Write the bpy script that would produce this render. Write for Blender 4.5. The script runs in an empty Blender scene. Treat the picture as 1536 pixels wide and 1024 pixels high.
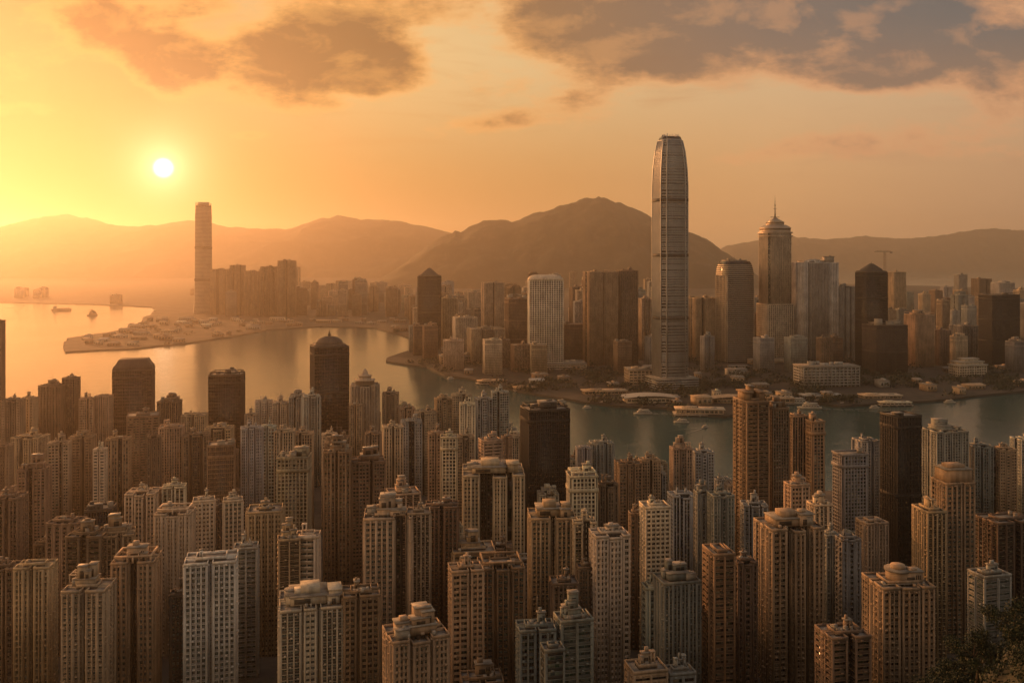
import bpy, math, random
import numpy as np
from mathutils import noise as mnoise, Vector
R = math.radians
SC = bpy.context.scene
COL = SC.collection
# ------------------------------------------------------------------ camera
F = 1400.0            # focal length in pixels of the 1536 px wide photograph
HOR, CX, H = 385.0, 768.0, 214.0
cam = bpy.data.cameras.new('camera')
cam.sensor_width = 36.0
cam.lens = 36.0 * F / 1536.0
cam.shift_y = -(512.0 - HOR) / 1536.0
cam.clip_start, cam.clip_end = 1.0, 60000.0
camo = bpy.data.objects.new('camera', cam)
COL.objects.link(camo)
camo.location = (0, 0, H)
camo.rotation_euler = (R(90), 0, 0)
SC.camera = camo
# ------------------------------------------------------------------ exposure, engine
SC.view_settings.view_transform = 'Standard'
SC.view_settings.look = 'None'
SC.view_settings.exposure = 0.0
SC.view_settings.gamma = 1.0
SC.render.engine = 'CYCLES'
cy = SC.cycles
cy.max_bounces, cy.diffuse_bounces, cy.glossy_bounces = 3, 1, 2
cy.transmission_bounces, cy.volume_bounces = 2, 1
cy.use_denoising = True
cy.sample_clamp_indirect = 4.0
cy.sample_clamp_direct = 12.0
# ------------------------------------------------------------------ world: sky, sun glow, clouds
SUN_AZ = math.atan((245 - CX) / F)
SUN_EL = math.atan((HOR - 252) / F * math.cos(SUN_AZ))
SD = (math.sin(SUN_AZ) * math.cos(SUN_EL), math.cos(SUN_AZ) * math.cos(SUN_EL), math.sin(SUN_EL))
world = bpy.data.worlds.new('World')
SC.world = world
world.use_nodes = True
NT = None


class S:                                  # tiny expression wrapper round shader sockets
    def __init__(s, k): s.k = k
    def op(s, o, b=None, c=None, clamp=False):
        n = NT.nodes.new('ShaderNodeMath'); n.operation = o; n.use_clamp = clamp
        for i, v in enumerate((s, b, c)):
            if v is None: continue
            if isinstance(v, S): NT.links.new(v.k, n.inputs[i])
            else: n.inputs[i].default_value = v
        return S(n.outputs[0])
    def __add__(s, b): return s.op('ADD', b)
    def __sub__(s, b): return s.op('SUBTRACT', b)
    def __mul__(s, b): return s.op('MULTIPLY', b)
    def __truediv__(s, b): return s.op('DIVIDE', b)
    def exp(s): return s.op('EXPONENT')
    def smooth(s, a, b):
        n = NT.nodes.new('ShaderNodeMapRange'); n.interpolation_type = 'SMOOTHSTEP'
        NT.links.new(s.k, n.inputs['Value'])
        n.inputs['From Min'].default_value, n.inputs['From Max'].default_value = (a, b) if a < b else (b, a)
        n.inputs['To Min'].default_value, n.inputs['To Max'].default_value = (0, 1) if a < b else (1, 0)
        return S(n.outputs[0])
    def ramp(s, pts, interp='LINEAR'):
        n = NT.nodes.new('ShaderNodeValToRGB'); n.color_ramp.interpolation = interp
        e = n.color_ramp.elements
        while len(e) < len(pts): e.new(0.5)
        for q, (p, c) in zip(e, pts): q.position = p; q.color = (*c, 1)
        NT.links.new(s.k, n.inputs[0]); return S(n.outputs[0])


def mixc(f, a, b, mode='MIX'):
    n = NT.nodes.new('ShaderNodeMix'); n.data_type = 'RGBA'; n.blend_type = mode; n.clamp_factor = True
    for i, v in ((0, f), (6, a), (7, b)):
        if isinstance(v, S): NT.links.new(v.k, n.inputs[i])
        elif i == 0: n.inputs[0].default_value = v
        else: n.inputs[i].default_value = (*v, 1)
    return S(n.outputs[2])


def vec(x, y, z=0.0):
    n = NT.nodes.new('ShaderNodeCombineXYZ')
    for i, v in enumerate((x, y, z)):
        if isinstance(v, S): NT.links.new(v.k, n.inputs[i])
        else: n.inputs[i].default_value = v
    return S(n.outputs[0])


def vdot(a, t):
    n = NT.nodes.new('ShaderNodeVectorMath'); n.operation = 'DOT_PRODUCT'
    NT.links.new(a.k, n.inputs[0]); n.inputs[1].default_value = t
    return S(n.outputs['Value'])


def tnoise(v, scale, detail=4.0, rough=0.55, dist=0.0):
    n = NT.nodes.new('ShaderNodeTexNoise')
    NT.links.new(v.k, n.inputs['Vector'])
    n.inputs['Scale'].default_value, n.inputs['Detail'].default_value = scale, detail
    n.inputs['Roughness'].default_value, n.inputs['Distortion'].default_value = rough, dist
    return S(n.outputs[0])


def sep(v):
    n = NT.nodes.new('ShaderNodeSeparateXYZ'); NT.links.new(v.k, n.inputs[0])
    return S(n.outputs[0]), S(n.outputs[1]), S(n.outputs[2])


def build_world():
    global NT
    NT = world.node_tree
    NT.nodes.clear()
    tc = NT.nodes.new('ShaderNodeTexCoord')
    d = S(tc.outputs['Generated'])
    x, y, z = sep(d)
    ang = vdot(d, SD).op('MINIMUM', 1.0).op('ARCCOSINE')
    # gradient of the evening sky, its centre moved left of the sun
    wide = vdot(d, (math.sin(R(-44)), math.cos(R(-44)), .12)).op('MINIMUM', 1.0).op('ARCCOSINE')
    base = (wide / 3.15).ramp([(0.0, (.80, .40, .12)), (.10, (.66, .32, .095)), (.15, (.56, .27, .08)), (.26, (.64, .33, .115)),
                               (.33, (.76, .42, .185)), (.41, (.60, .345, .19)), (.47, (.24, .15, .10)), (.56, (.085, .072, .066)), (1.0, (.054, .062, .074))])
    base = mixc(ang.smooth(.42, .05) * .5, base, (.46, .27, .075))
    base = mixc(z.smooth(.06, .22) * .85, base, mixc(ang.smooth(.1, .8), (.92, .66, .30), (.70, .50, .30)))
    edge = vdot(d, (math.sin(R(-31)), math.cos(R(-31)), .17)).op('MINIMUM', 1.0).op('ARCCOSINE') / .24
    base = mixc((edge * edge * -1.0).exp() * .75, base, (.22, .085, .015))
    side = vdot(d, (math.sin(R(-78)), math.cos(R(-78)), .16)).op('MINIMUM', 1.0).op('ARCCOSINE') / .46  # added bright sky lobe, out of view, to light the towers' left flanks
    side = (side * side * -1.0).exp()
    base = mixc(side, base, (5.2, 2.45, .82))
    base = mixc(z.smooth(.3, .9), base, (.10, .115, .14))
    sky = NT.nodes.new('ShaderNodeTexSky'); sky.sky_type = 'NISHITA'; sky.sun_disc = False
    sky.sun_elevation = SUN_EL; sky.sun_rotation = SUN_AZ
    sky.air_density, sky.dust_density = 1.5, 3.0
    nish = mixc(1.0, S(sky.outputs[0]), (.05, .05, .05), 'MULTIPLY')
    base = mixc(.9, base, nish, 'ADD') if False else mixc(.12, base, nish)
    # clouds, laid out by direction
    yy = y.op('MAXIMUM', 0.12)
    u, v = x / yy, z / yy
    warp = tnoise(vec(u, v * 1.6, 3.3), 9.0, 4.0) - .5
    n1 = tnoise(vec(u * .8, v * 1.7, 1.7), 9.5, 8.0, .6) - .5
    n2 = tnoise(vec(u * .8, v * 1.9, 7.7), 27.0, 6.0, .62) - .5
    n3 = tnoise(vec(u * .9, v * 1.7, 4.2), 62.0, 6.0, .65) - .5
    uw, vw = u + warp * .06, v + warp * .035
    blobs = [(130, 15, 80, 38, 1.3), (195, 58, 80, 38, 1.3), (262, 100, 52, 36, 1.2), (300, 8, 42, 18, .9),
             (400, 98, 90, 50, 1.15), (500, 88, 105, 50, 1.25), (590, 105, 55, 32, 1.0), (550, 10, 120, 36, 1.15), (468, 163, 62, 14, .55),
             (372, 201, 32, 7, .8), (28, 165, 58, 13, .75), (40, 95, 60, 22, .4), (742, 122, 50, 18, .6), (745, 178, 60, 14, .5), (835, 172, 75, 22, .65),
             (800, 25, 95, 55, .85), (920, 40, 120, 72, 1.15), (1060, 70, 112, 54, 1.35), (1060, 5, 130, 40, 1.1), (680, 195, 90, 14, .35), (880, 135, 60, 26, .5),
             (1300, 62, 112, 58, 1.2), (1260, 5, 110, 36, 1.15), (1430, 28, 140, 60, 1.3), (1520, 112, 60, 46, 1.15), (1400, 118, 80, 28, .62), (1270, 112, 90, 18, .6),
             (1370, 205, 120, 26, .75), (1190, 228, 120, 20, .6), (1480, 232, 80, 16, .5), (1500, 180, 50, 20, .4)]
    tot = None
    for px, py, rx, ry, amp in blobs:
        a = (uw - (px - CX) / F) * (1.2 * F / rx)
        b = (vw - (HOR - py) / F) * (1.2 * F / ry)
        r2 = a * a + b * b
        g = (r2 * r2 * -.13 + r2 * -.12).exp() * (amp * .8)
        tot = g if tot is None else tot + g
    dens = tot + n1 * 1.0 + n2 * .9 + n3 * .5
    cover = dens.smooth(.26, 1.0) * y.smooth(.05, .3)
    thick = (dens - n2 * .1).smooth(.5, 1.35)
    strk = tnoise(vec(u * 2.2, v * 13.0, 5.5), 3.2, 7.0, .62, .6)
    lit = mixc(ang.smooth(.15, .75), (.98, .46, .12), (.80, .37, .17))
    drk = mixc(ang.smooth(.2, .75), (.25, .12, .045), (.22, .15, .115))
    drk = mixc(v.smooth(.18, .27) * ang.smooth(.4, .85), drk, (.105, .118, .125))
    puff = tnoise(vec(u * 1.0, v * 1.9, 2.2), 15.0, 7.0, .6, .3)
    cloud = mixc((thick * (puff.smooth(.68, .38) * .5 + .66)).op('MINIMUM', 1.0), lit, drk)
    veil = strk.smooth(.5, .78) * v.smooth(.05, .12) * y.smooth(.05, .3) * .5
    c = mixc(veil, base, mixc(.45, lit, drk))
    c = mixc(cover * .93, c, cloud)
    # sun disc and its aureole
    glow = (ang / -.018).exp() * 1.9 + (ang / -.07).exp() * .16
    disc = ang.smooth(.0118, .001) * 6.0
    gl = mixc(1.0, (1, .72, .40), vec(glow, glow, glow), 'MULTIPLY')
    dc = mixc(1.0, (1, .9, .66), vec(disc, disc, disc), 'MULTIPLY')
    n = NT.nodes.new('ShaderNodeMix'); n.data_type = 'RGBA'; n.blend_type = 'ADD'; n.inputs[0].default_value = 1
    NT.links.new(c.k, n.inputs[6]); NT.links.new(gl.k, n.inputs[7])
    n2_ = NT.nodes.new('ShaderNodeMix'); n2_.data_type = 'RGBA'; n2_.blend_type = 'ADD'; n2_.inputs[0].default_value = 1
    NT.links.new(n.outputs[2], n2_.inputs[6]); NT.links.new(dc.k, n2_.inputs[7])
    bg = NT.nodes.new('ShaderNodeBackground'); bg.inputs['Strength'].default_value = 1.0
    out = NT.nodes.new('ShaderNodeOutputWorld')
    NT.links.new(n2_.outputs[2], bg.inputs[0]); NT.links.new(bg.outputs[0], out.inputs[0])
    world.cycles.sampling_method = 'MANUAL'
    world.cycles.sample_map_resolution = 1024


build_world()
# ------------------------------------------------------------------ sun lamp
LAMP_AZ, LAMP_EL = R(-32), R(10.0)
sl = bpy.data.lights.new('sun', 'SUN')
sl.energy, sl.angle, sl.color = 2.4, R(.6), (1.0, .41, .14)
so = bpy.data.objects.new('sun', sl)
COL.objects.link(so)
so.location = (-3000, 6000, 900)
so.rotation_euler = Vector((-math.sin(LAMP_AZ) * math.cos(LAMP_EL), -math.cos(LAMP_AZ) * math.cos(LAMP_EL), -math.sin(LAMP_EL))).to_track_quat('-Z', 'Y').to_euler()
HAZE_DENSITY, HAZE_ANISO = .64e-4, .76
# ------------------------------------------------------------------ materials
def new_mat(name):
    global NT
    m = bpy.data.materials.new(name); m.use_nodes = True
    NT = m.node_tree
    return m, NT.nodes['Principled BSDF']


def bsdf_set(b, col=None, rough=None, metal=None):
    if isinstance(col, S): NT.links.new(col.k, b.inputs['Base Color'])
    elif col is not None: b.inputs['Base Color'].default_value = (*col, 1)
    if isinstance(rough, S): NT.links.new(rough.k, b.inputs['Roughness'])
    elif rough is not None: b.inputs['Roughness'].default_value = rough
    if metal is not None: b.inputs['Metallic'].default_value = metal


def objcoord():
    return S(NT.nodes.new('ShaderNodeTexCoord').outputs['Object'])


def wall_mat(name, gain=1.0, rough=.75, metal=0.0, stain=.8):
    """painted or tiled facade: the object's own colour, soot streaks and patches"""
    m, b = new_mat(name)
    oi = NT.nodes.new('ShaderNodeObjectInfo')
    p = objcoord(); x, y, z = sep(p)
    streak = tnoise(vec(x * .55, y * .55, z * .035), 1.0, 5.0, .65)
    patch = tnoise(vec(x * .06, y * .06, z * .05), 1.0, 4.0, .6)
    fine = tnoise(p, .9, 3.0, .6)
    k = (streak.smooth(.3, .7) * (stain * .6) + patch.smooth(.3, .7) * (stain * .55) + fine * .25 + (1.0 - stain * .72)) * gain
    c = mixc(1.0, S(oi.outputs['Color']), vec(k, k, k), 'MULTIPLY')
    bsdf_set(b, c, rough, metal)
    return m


def flat_mat(name, col, rough=.7, metal=0.0, var=.35, scale=.4):
    m, b = new_mat(name)
    p = objcoord()
    k = tnoise(p, scale, 5.0, .6).smooth(.25, .75) * var + (1 - var * .5)
    bsdf_set(b, mixc(1.0, col, vec(k, k, k), 'MULTIPLY'), rough, metal)
    return m


def glass_mat(name, dark, light, sx=1.5, sz=2.45, share=.72, rough=.16):
    m, b = new_mat(name)
    oi = NT.nodes.new('ShaderNodeObjectInfo')
    x, y, z = sep(objcoord())
    def snap(s, st): return (s / st).op('FLOOR')
    wn = NT.nodes.new('ShaderNodeTexWhiteNoise'); wn.noise_dimensions = '3D'
    r = S(oi.outputs['Random'])
    NT.links.new(vec(snap(x, sx) + r * 61.0, snap(y, sx) + r * 37.0, snap(z + .02, sz)).k, wn.inputs['Vector'])
    w = S(wn.outputs['Value'])
    wc = S(wn.outputs['Color'])
    c = mixc(w.smooth(share, share + .25), dark, light)
    c = mixc(.12, c, mixc(1.0, wc, light, 'MULTIPLY'))
    bsdf_set(b, c, rough)
    b.inputs['IOR'].default_value = 1.5
    b.inputs['Specular IOR Level'].default_value = .6
    return m


M = {}
M['wall'] = wall_mat('painted_wall')
M['trim'] = wall_mat('pale_trim', 1.18)
M['shade'] = wall_mat('recess_shade', .15)  # darkened wall colour paints shade into slots; doors, louvres and plant floors share it
M['spand'] = wall_mat('spandrel_wall', .55)
M['metal'] = wall_mat('facade_metal', 1.0, .38, .35, .3)
M['glass'] = glass_mat('window_glass', (.018, .021, .022), (.30, .28, .22), share=.6)
M['teal'] = glass_mat('teal_window_glass', (.05, .085, .085), (.22, .28, .27), share=.5)
M['dglass'] = glass_mat('dark_curtain_glass', (.014, .013, .012), (.07, .06, .05), 1.8, 3.2, .8, .12)
M['roof'] = flat_mat('roof_concrete', (.30, .27, .235), .85, 0, .8, .35)
M['tank'] = flat_mat('tank_grey', (.36, .33, .29), .6, 0, .5, .8)
M['steel'] = flat_mat('steel', (.16, .15, .14), .5, .6, .3, .8)
M['white'] = flat_mat('white_paint', (.46, .43, .38), .55, 0, .25, .3)
M['hull'] = flat_mat('dark_hull', (.07, .05, .045), .5, 0, .3, .3)
M['leaf'] = flat_mat('leaves', (.020, .032, .014), .7, 0, 1.1, .5)
M['bark'] = flat_mat('bark', (.07, .05, .035), .9)


def ground_mat(name, cols, s1, s2, rough=.9):
    m, b = new_mat(name)
    p = objcoord()
    a = tnoise(p, s1, 6.0, .6); c = tnoise(p, s2, 5.0, .65)
    k = mixc(a.smooth(.42, .58), cols[0], cols[1])
    k = mixc(c.smooth(.5, .66) * .8, k, cols[2])
    bsdf_set(b, k, rough)
    return m


M['city'] = ground_mat('city_ground', ((.06, .055, .05), (.10, .085, .07), (.035, .045, .025)), .03, .08)
M['quay'] = ground_mat('quay_ground', ((.028, .027, .024), (.062, .05, .04), (.011, .02, .013)), .012, .03)
M['hill'] = ground_mat('hill_ground', ((.016, .024, .012), (.034, .038, .022), (.07, .06, .045)), .005, .016)


def water_mat():
    m, b = new_mat('sea_water')
    g = S(NT.nodes.new('ShaderNodeNewGeometry').outputs['Position'])
    x, y, z = sep(g)
    big = tnoise(vec(x * .6, y * .35), .004, 4.0, .55)
    mid = tnoise(vec(x * .8, y * .5), .05, 5.0, .6)
    fin = tnoise(vec(x, y * .7), .22, 4.0, .6)
    bsdf_set(b, mixc(big.smooth(.35, .65), (.022, .075, .08), (.03, .092, .096)), big.smooth(.3, .7) * .07 + .09)
    b.inputs['IOR'].default_value = 1.333; b.inputs['Specular IOR Level'].default_value = .2
    bp = NT.nodes.new('ShaderNodeBump'); bp.inputs['Strength'].default_value = .3; bp.inputs['Distance'].default_value = 1.6
    hgt = mid * 1.0 + fin * .45
    NT.links.new(hgt.k, bp.inputs['Height'])
    NT.links.new(bp.outputs[0], b.inputs['Normal'])
    return m


M['water'] = water_mat()
# ------------------------------------------------------------------ mesh building
BOXF = np.array([[0, 3, 2, 1], [4, 5, 6, 7], [0, 1, 5, 4], [1, 2, 6, 5], [2, 3, 7, 6], [3, 0, 4, 7]])


class MB:
    def __init__(s):
        s.b = []; s.v = []; s.f = []; s.fm = []; s.mats = []
    def mi(s, m):
        if m not in s.mats: s.mats.append(m)
        return s.mats.index(m)
    def box(s, x0, x1, y0, y1, z0, z1, m='wall'):
        s.b.append((x0, x1, y0, y1, z0, z1, s.mi(m))); return s
    def cbox(s, cx, cy, w, d, z0, z1, m='wall'):
        return s.box(cx - w / 2, cx + w / 2, cy - d / 2, cy + d / 2, z0, z1, m)
    def loft(s, secs, m='wall', cap=True):
        """secs: list of (z, polygon ccw)"""
        k = s.mi(m); o = len(s.v); n = len(secs[0][1])
        for z, poly in secs: s.v += [(px, py, z) for px, py in poly]
        for i in range(len(secs) - 1):
            for j in range(n):
                a, b = o + i * n + j, o + i * n + (j + 1) % n
                s.f.append((a, b, b + n, a + n)); s.fm.append(k)
        if cap:
            s.f.append(tuple(o + (len(secs) - 1) * n + j for j in range(n))); s.fm.append(k)
            s.f.append(tuple(o + n - 1 - j for j in range(n))); s.fm.append(k)
        return s
    def prism(s, poly, z0, z1, m='wall'): return s.loft([(z0, poly), (z1, poly)], m)
    def cyl(s, x, y, r, z0, z1, m='wall', n=12, r1=None):
        c = lambda q: [(x + q * math.cos(2 * math.pi * i / n), y + q * math.sin(2 * math.pi * i / n)) for i in range(n)]
        return s.loft([(z0, c(r)), (z1, c(r if r1 is None else max(r1, .01)))], m)
    def face(s, pts, m):
        o = len(s.v); s.v += pts; s.f.append(tuple(range(o, o + len(pts)))); s.fm.append(s.mi(m))
    def mesh(s, name):
        nb = len(s.b)
        V = np.array(s.v, dtype=np.float32).reshape(-1, 3)
        loops = np.array([i for q in s.f for i in q], dtype=np.int32)
        tot = np.array([len(q) for q in s.f], dtype=np.int32)
        fm = np.array(s.fm, dtype=np.int32)
        if nb:
            B = np.array(s.b, dtype=np.float64)
            X = B[:, [0, 1, 1, 0, 0, 1, 1, 0]]; Y = B[:, [2, 2, 3, 3, 2, 2, 3, 3]]; Z = B[:, [4, 4, 4, 4, 5, 5, 5, 5]]
            bv = np.stack([X, Y, Z], 2).reshape(-1, 3)
            bl = (BOXF.reshape(1, -1) + (np.arange(nb) * 8 + len(V)).reshape(-1, 1)).reshape(-1)
            V = np.concatenate([V, bv]) if len(V) else bv
            loops = np.concatenate([loops, bl]).astype(np.int32)
            tot = np.concatenate([tot, np.full(nb * 6, 4)]).astype(np.int32)
            fm = np.concatenate([fm, np.repeat(B[:, 6].astype(np.int32), 6)]).astype(np.int32)
        me = bpy.data.meshes.new(name)
        me.vertices.add(len(V)); me.vertices.foreach_set('co', np.ascontiguousarray(V, dtype=np.float32).ravel())
        me.loops.add(len(loops)); me.loops.foreach_set('vertex_index', loops)
        me.polygons.add(len(tot))
        me.polygons.foreach_set('loop_start', np.concatenate([[0], np.cumsum(tot)[:-1]]).astype(np.int32))
        me.polygons.foreach_set('material_index', fm)
        for q in s.mats: me.materials.append(M[q])
        me.update(calc_edges=True)
        return me
    def build(s, name, parent=None, color=(1, 1, 1), loc=(0, 0, 0), rz=0.0):
        return put(name, s.mesh(name), parent, color, loc, rz)


def put(name, me, parent=None, color=(1, 1, 1), loc=(0, 0, 0), rz=0.0):
    o = bpy.data.objects.new(name, me); COL.objects.link(o)
    o.parent = parent; o.location = loc; o.rotation_euler = (0, 0, rz); o.color = (*color, 1)
    return o


LABELS = {}


def tag(o, label, cat, group=None):
    o['label'] = label; o['category'] = cat
    if group: o['group'] = group
    LABELS.setdefault(label, []).append(o.name)
    return o


def thing(name, label, cat, loc, rz=0.0, group=None):
    o = bpy.data.objects.new(name, None); COL.objects.link(o)
    o.location = loc; o.rotation_euler = (0, 0, rz); o.empty_display_size = 2
    return tag(o, label, cat, group)


def struct(name, mb, kind='structure'):
    o = mb.build(name); o['kind'] = kind; return o


def sgm(a, b, x):
    t = min(1.0, max(0.0, (x - a) / (b - a))); return t * t * (3 - 2 * t)


def shore_near(x):       # near shoreline, metres in front of the camera, as a function of x
    return 1090 - 240 * sgm(-120, 220, x)


def gz(x, y):            # height of the near city ground
    z = 4 + 26 * sgm(620, 380, y) + 118 * sgm(230, 20, y)
    z += 158 * math.exp(-(((x - 190) / 112) ** 2 + ((y - 195) / 70) ** 2))
    return min(z, 176.0)


def wpt(px, py, z):      # photograph pixel on the level z -> world x, y
    y = F * (H - z) / (py - HOR)
    return (px - CX) / F * y, y
# ------------------------------------------------------------------ towers
STY = {
    'res': dict(st=2.15, bay=1.8, pw=.6, sh=.8, t=.42, lip=.14),
    'fine': dict(st=2.15, bay=1.5, pw=.52, sh=.85, t=.35, lip=.0),
    'rib': dict(st=2.25, bay=1.6, pw=.6, sh=.9, t=.3, lip=.0, rib=.85),
    'bal': dict(st=2.6, bay=3.4, pw=.55, sh=.95, t=.75, lip=.25),
    'band': dict(st=2.3, bay=4.6, pw=.7, sh=1.1, t=.35, lip=.2),
    'grid': dict(st=2.35, bay=2.1, pw=.65, sh=.75, t=.55, lip=.0),
    'off': dict(st=3.2, bay=1.6, pw=.32, sh=.7, t=.3, lip=.0, glass='dglass', rib=.25),
    'slab': dict(st=3.0, bay=1.3, pw=.5, sh=.55, t=.5, lip=.0, glass='dglass', rib=.3),
}
COLS = dict(beige=(.46, .36, .26), cream=(.58, .49, .38), brown=(.20, .14, .095), tan=(.38, .275, .18), grey=(.31, .315, .31),
            blue=(.38, .385, .37), dark=(.065, .052, .045), pink=(.40, .285, .205), teal=(.19, .21, .20), white=(.62, .61, .57),
            rust=(.25, .165, .105), olive=(.29, .27, .20), black=(.03, .028, .026))
FACE_RZ = {'F': 0.0, 'R': R(90), 'B': R(180), 'L': R(-90)}
FACE_N = {'F': (0, -1), 'R': (1, 0), 'B': (0, 1), 'L': (-1, 0)}


def facade(mb, x0, x1, y0, y1, z0, z1, sp, sides, wall='wall', opens=None, core=None):
    st, t = sp['st'], sp['t']
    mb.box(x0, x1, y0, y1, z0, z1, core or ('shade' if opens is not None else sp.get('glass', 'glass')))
    nf = max(1, int((z1 - z0) / st) + 1)
    for sd in sides:
        L = (x1 - x0) if sd in 'FB' else (y1 - y0)
        nb = max(1, round(L / sp['bay'])); bw = L / nb; hp = sp['pw'] / 2

        def put_(a0, a1, o1, zz0, zz1, m):
            if sd == 'F': mb.box(x0 + a0, x0 + a1, y0 - o1, y0 + .02, zz0, zz1, m)
            elif sd == 'B': mb.box(x0 + a0, x0 + a1, y1 - .02, y1 + o1, zz0, zz1, m)
            elif sd == 'L': mb.box(x0 - o1, x0 + .02, y0 + a0, y0 + a1, zz0, zz1, m)
            else: mb.box(x1 - .02, x1 + o1, y0 + a0, y0 + a1, zz0, zz1, m)
        for i in range(nb + 1):
            a = i * bw
            wide = sp.get('grp') and i % sp['grp'] == 0
            a0, a1 = (a - hp * 1.55, a + hp * 1.55) if wide else (a - hp, a + hp)
            if i == 0: a0 = -t + .012
            if i == nb: a1 = L + t - .012
            o = t + (sp.get('rib', 0) if (0 < i < nb and i % 2 == 0) else 0) + (.45 if wide and 0 < i < nb else 0)
            put_(a0, a1, o, z0, z1, wall)
        if opens is not None:
            for i in range(1, nb, 2): put_(i * bw - .09 + hp * .4, i * bw + .09 + hp * .4, t + .62, z0, z1 - .6, 'trim')
        for k in range(nf):
            zt = z1 - k * st
            zb = max(z0, zt - sp['sh'])
            if zt - z0 < .3: break
            put_(0, L, t - .07, zb, zt, sp.get('sm', wall) if wall == 'wall' else wall)
            if sp['lip']: put_(0, L, t + sp['lip'], zb - .03, zb + .13, wall)
            if opens is not None:
                wz0, wz1 = max(z0, z1 - (k + 1) * st), zb
                if wz1 - wz0 > .8 and zt > z1 - 95:
                    for i in range(nb):
                        if (i * 7 + k * 13 + int(x0 * 10) * 3) % 11 < 3:
                            a = (i + .5) * bw + (bw - sp['pw']) * .16 * (1 if (k + i) % 2 else -1)
                            put_(a - .42, a + .42, t + .5, zb + .08, zb + .62, 'trim')
                if wz1 - wz0 > .8:
                    for i in range(nb):
                        ac = (i + .5) * bw
                        c = {'F': (x0 + ac, y0), 'B': (x0 + ac, y1), 'L': (x0, y0 + ac), 'R': (x1, y0 + ac)}[sd]
                        opens.append((sd, c[0], c[1], (wz0 + wz1) / 2, bw - sp['pw'], wz1 - wz0))


def parse(seg, w):
    it = [(q[0], float(q[1:]) * (1.55 if q[0] == 's' else 1)) for q in seg.split()]
    tot = sum(v for _, v in it); a = -w / 2; out = []
    for k, v in it:
        out.append((k, a, a + w * v / tot)); a += w * v / tot
    return out


SEGS = ['w3 s1 w3', 'w2 s1 w3 s1 w2', 'w4 s1.2 w2', 'w2 s1 w4', 'w3 s.8 w2 s.8 w3', 'w2 s1 w2 s.5 w1', 'w2 s.7 w2 s.7 w2 s.7 w2', 'w5 s1.4 w5']
PLACED = []           # every building: X, Y, radius, px0, px1, ytop, name, ref
NWIN = [0]


def parapet_mb(mb, x0, x1, y0, y1, z, h=1.1, th=.28, m='wall', e=0.0):
    mb.box(x0, x1, y0, y0 + th, z, z + h + e, m); mb.box(x0, x1, y1 - th, y1, z, z + h + e, m)
    mb.box(x0, x0 + th, y0 + th, y1 - th, z, z + h + e, m); mb.box(x1 - th, x1, y0 + th, y1 - th, z, z + h + e, m)


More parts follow.
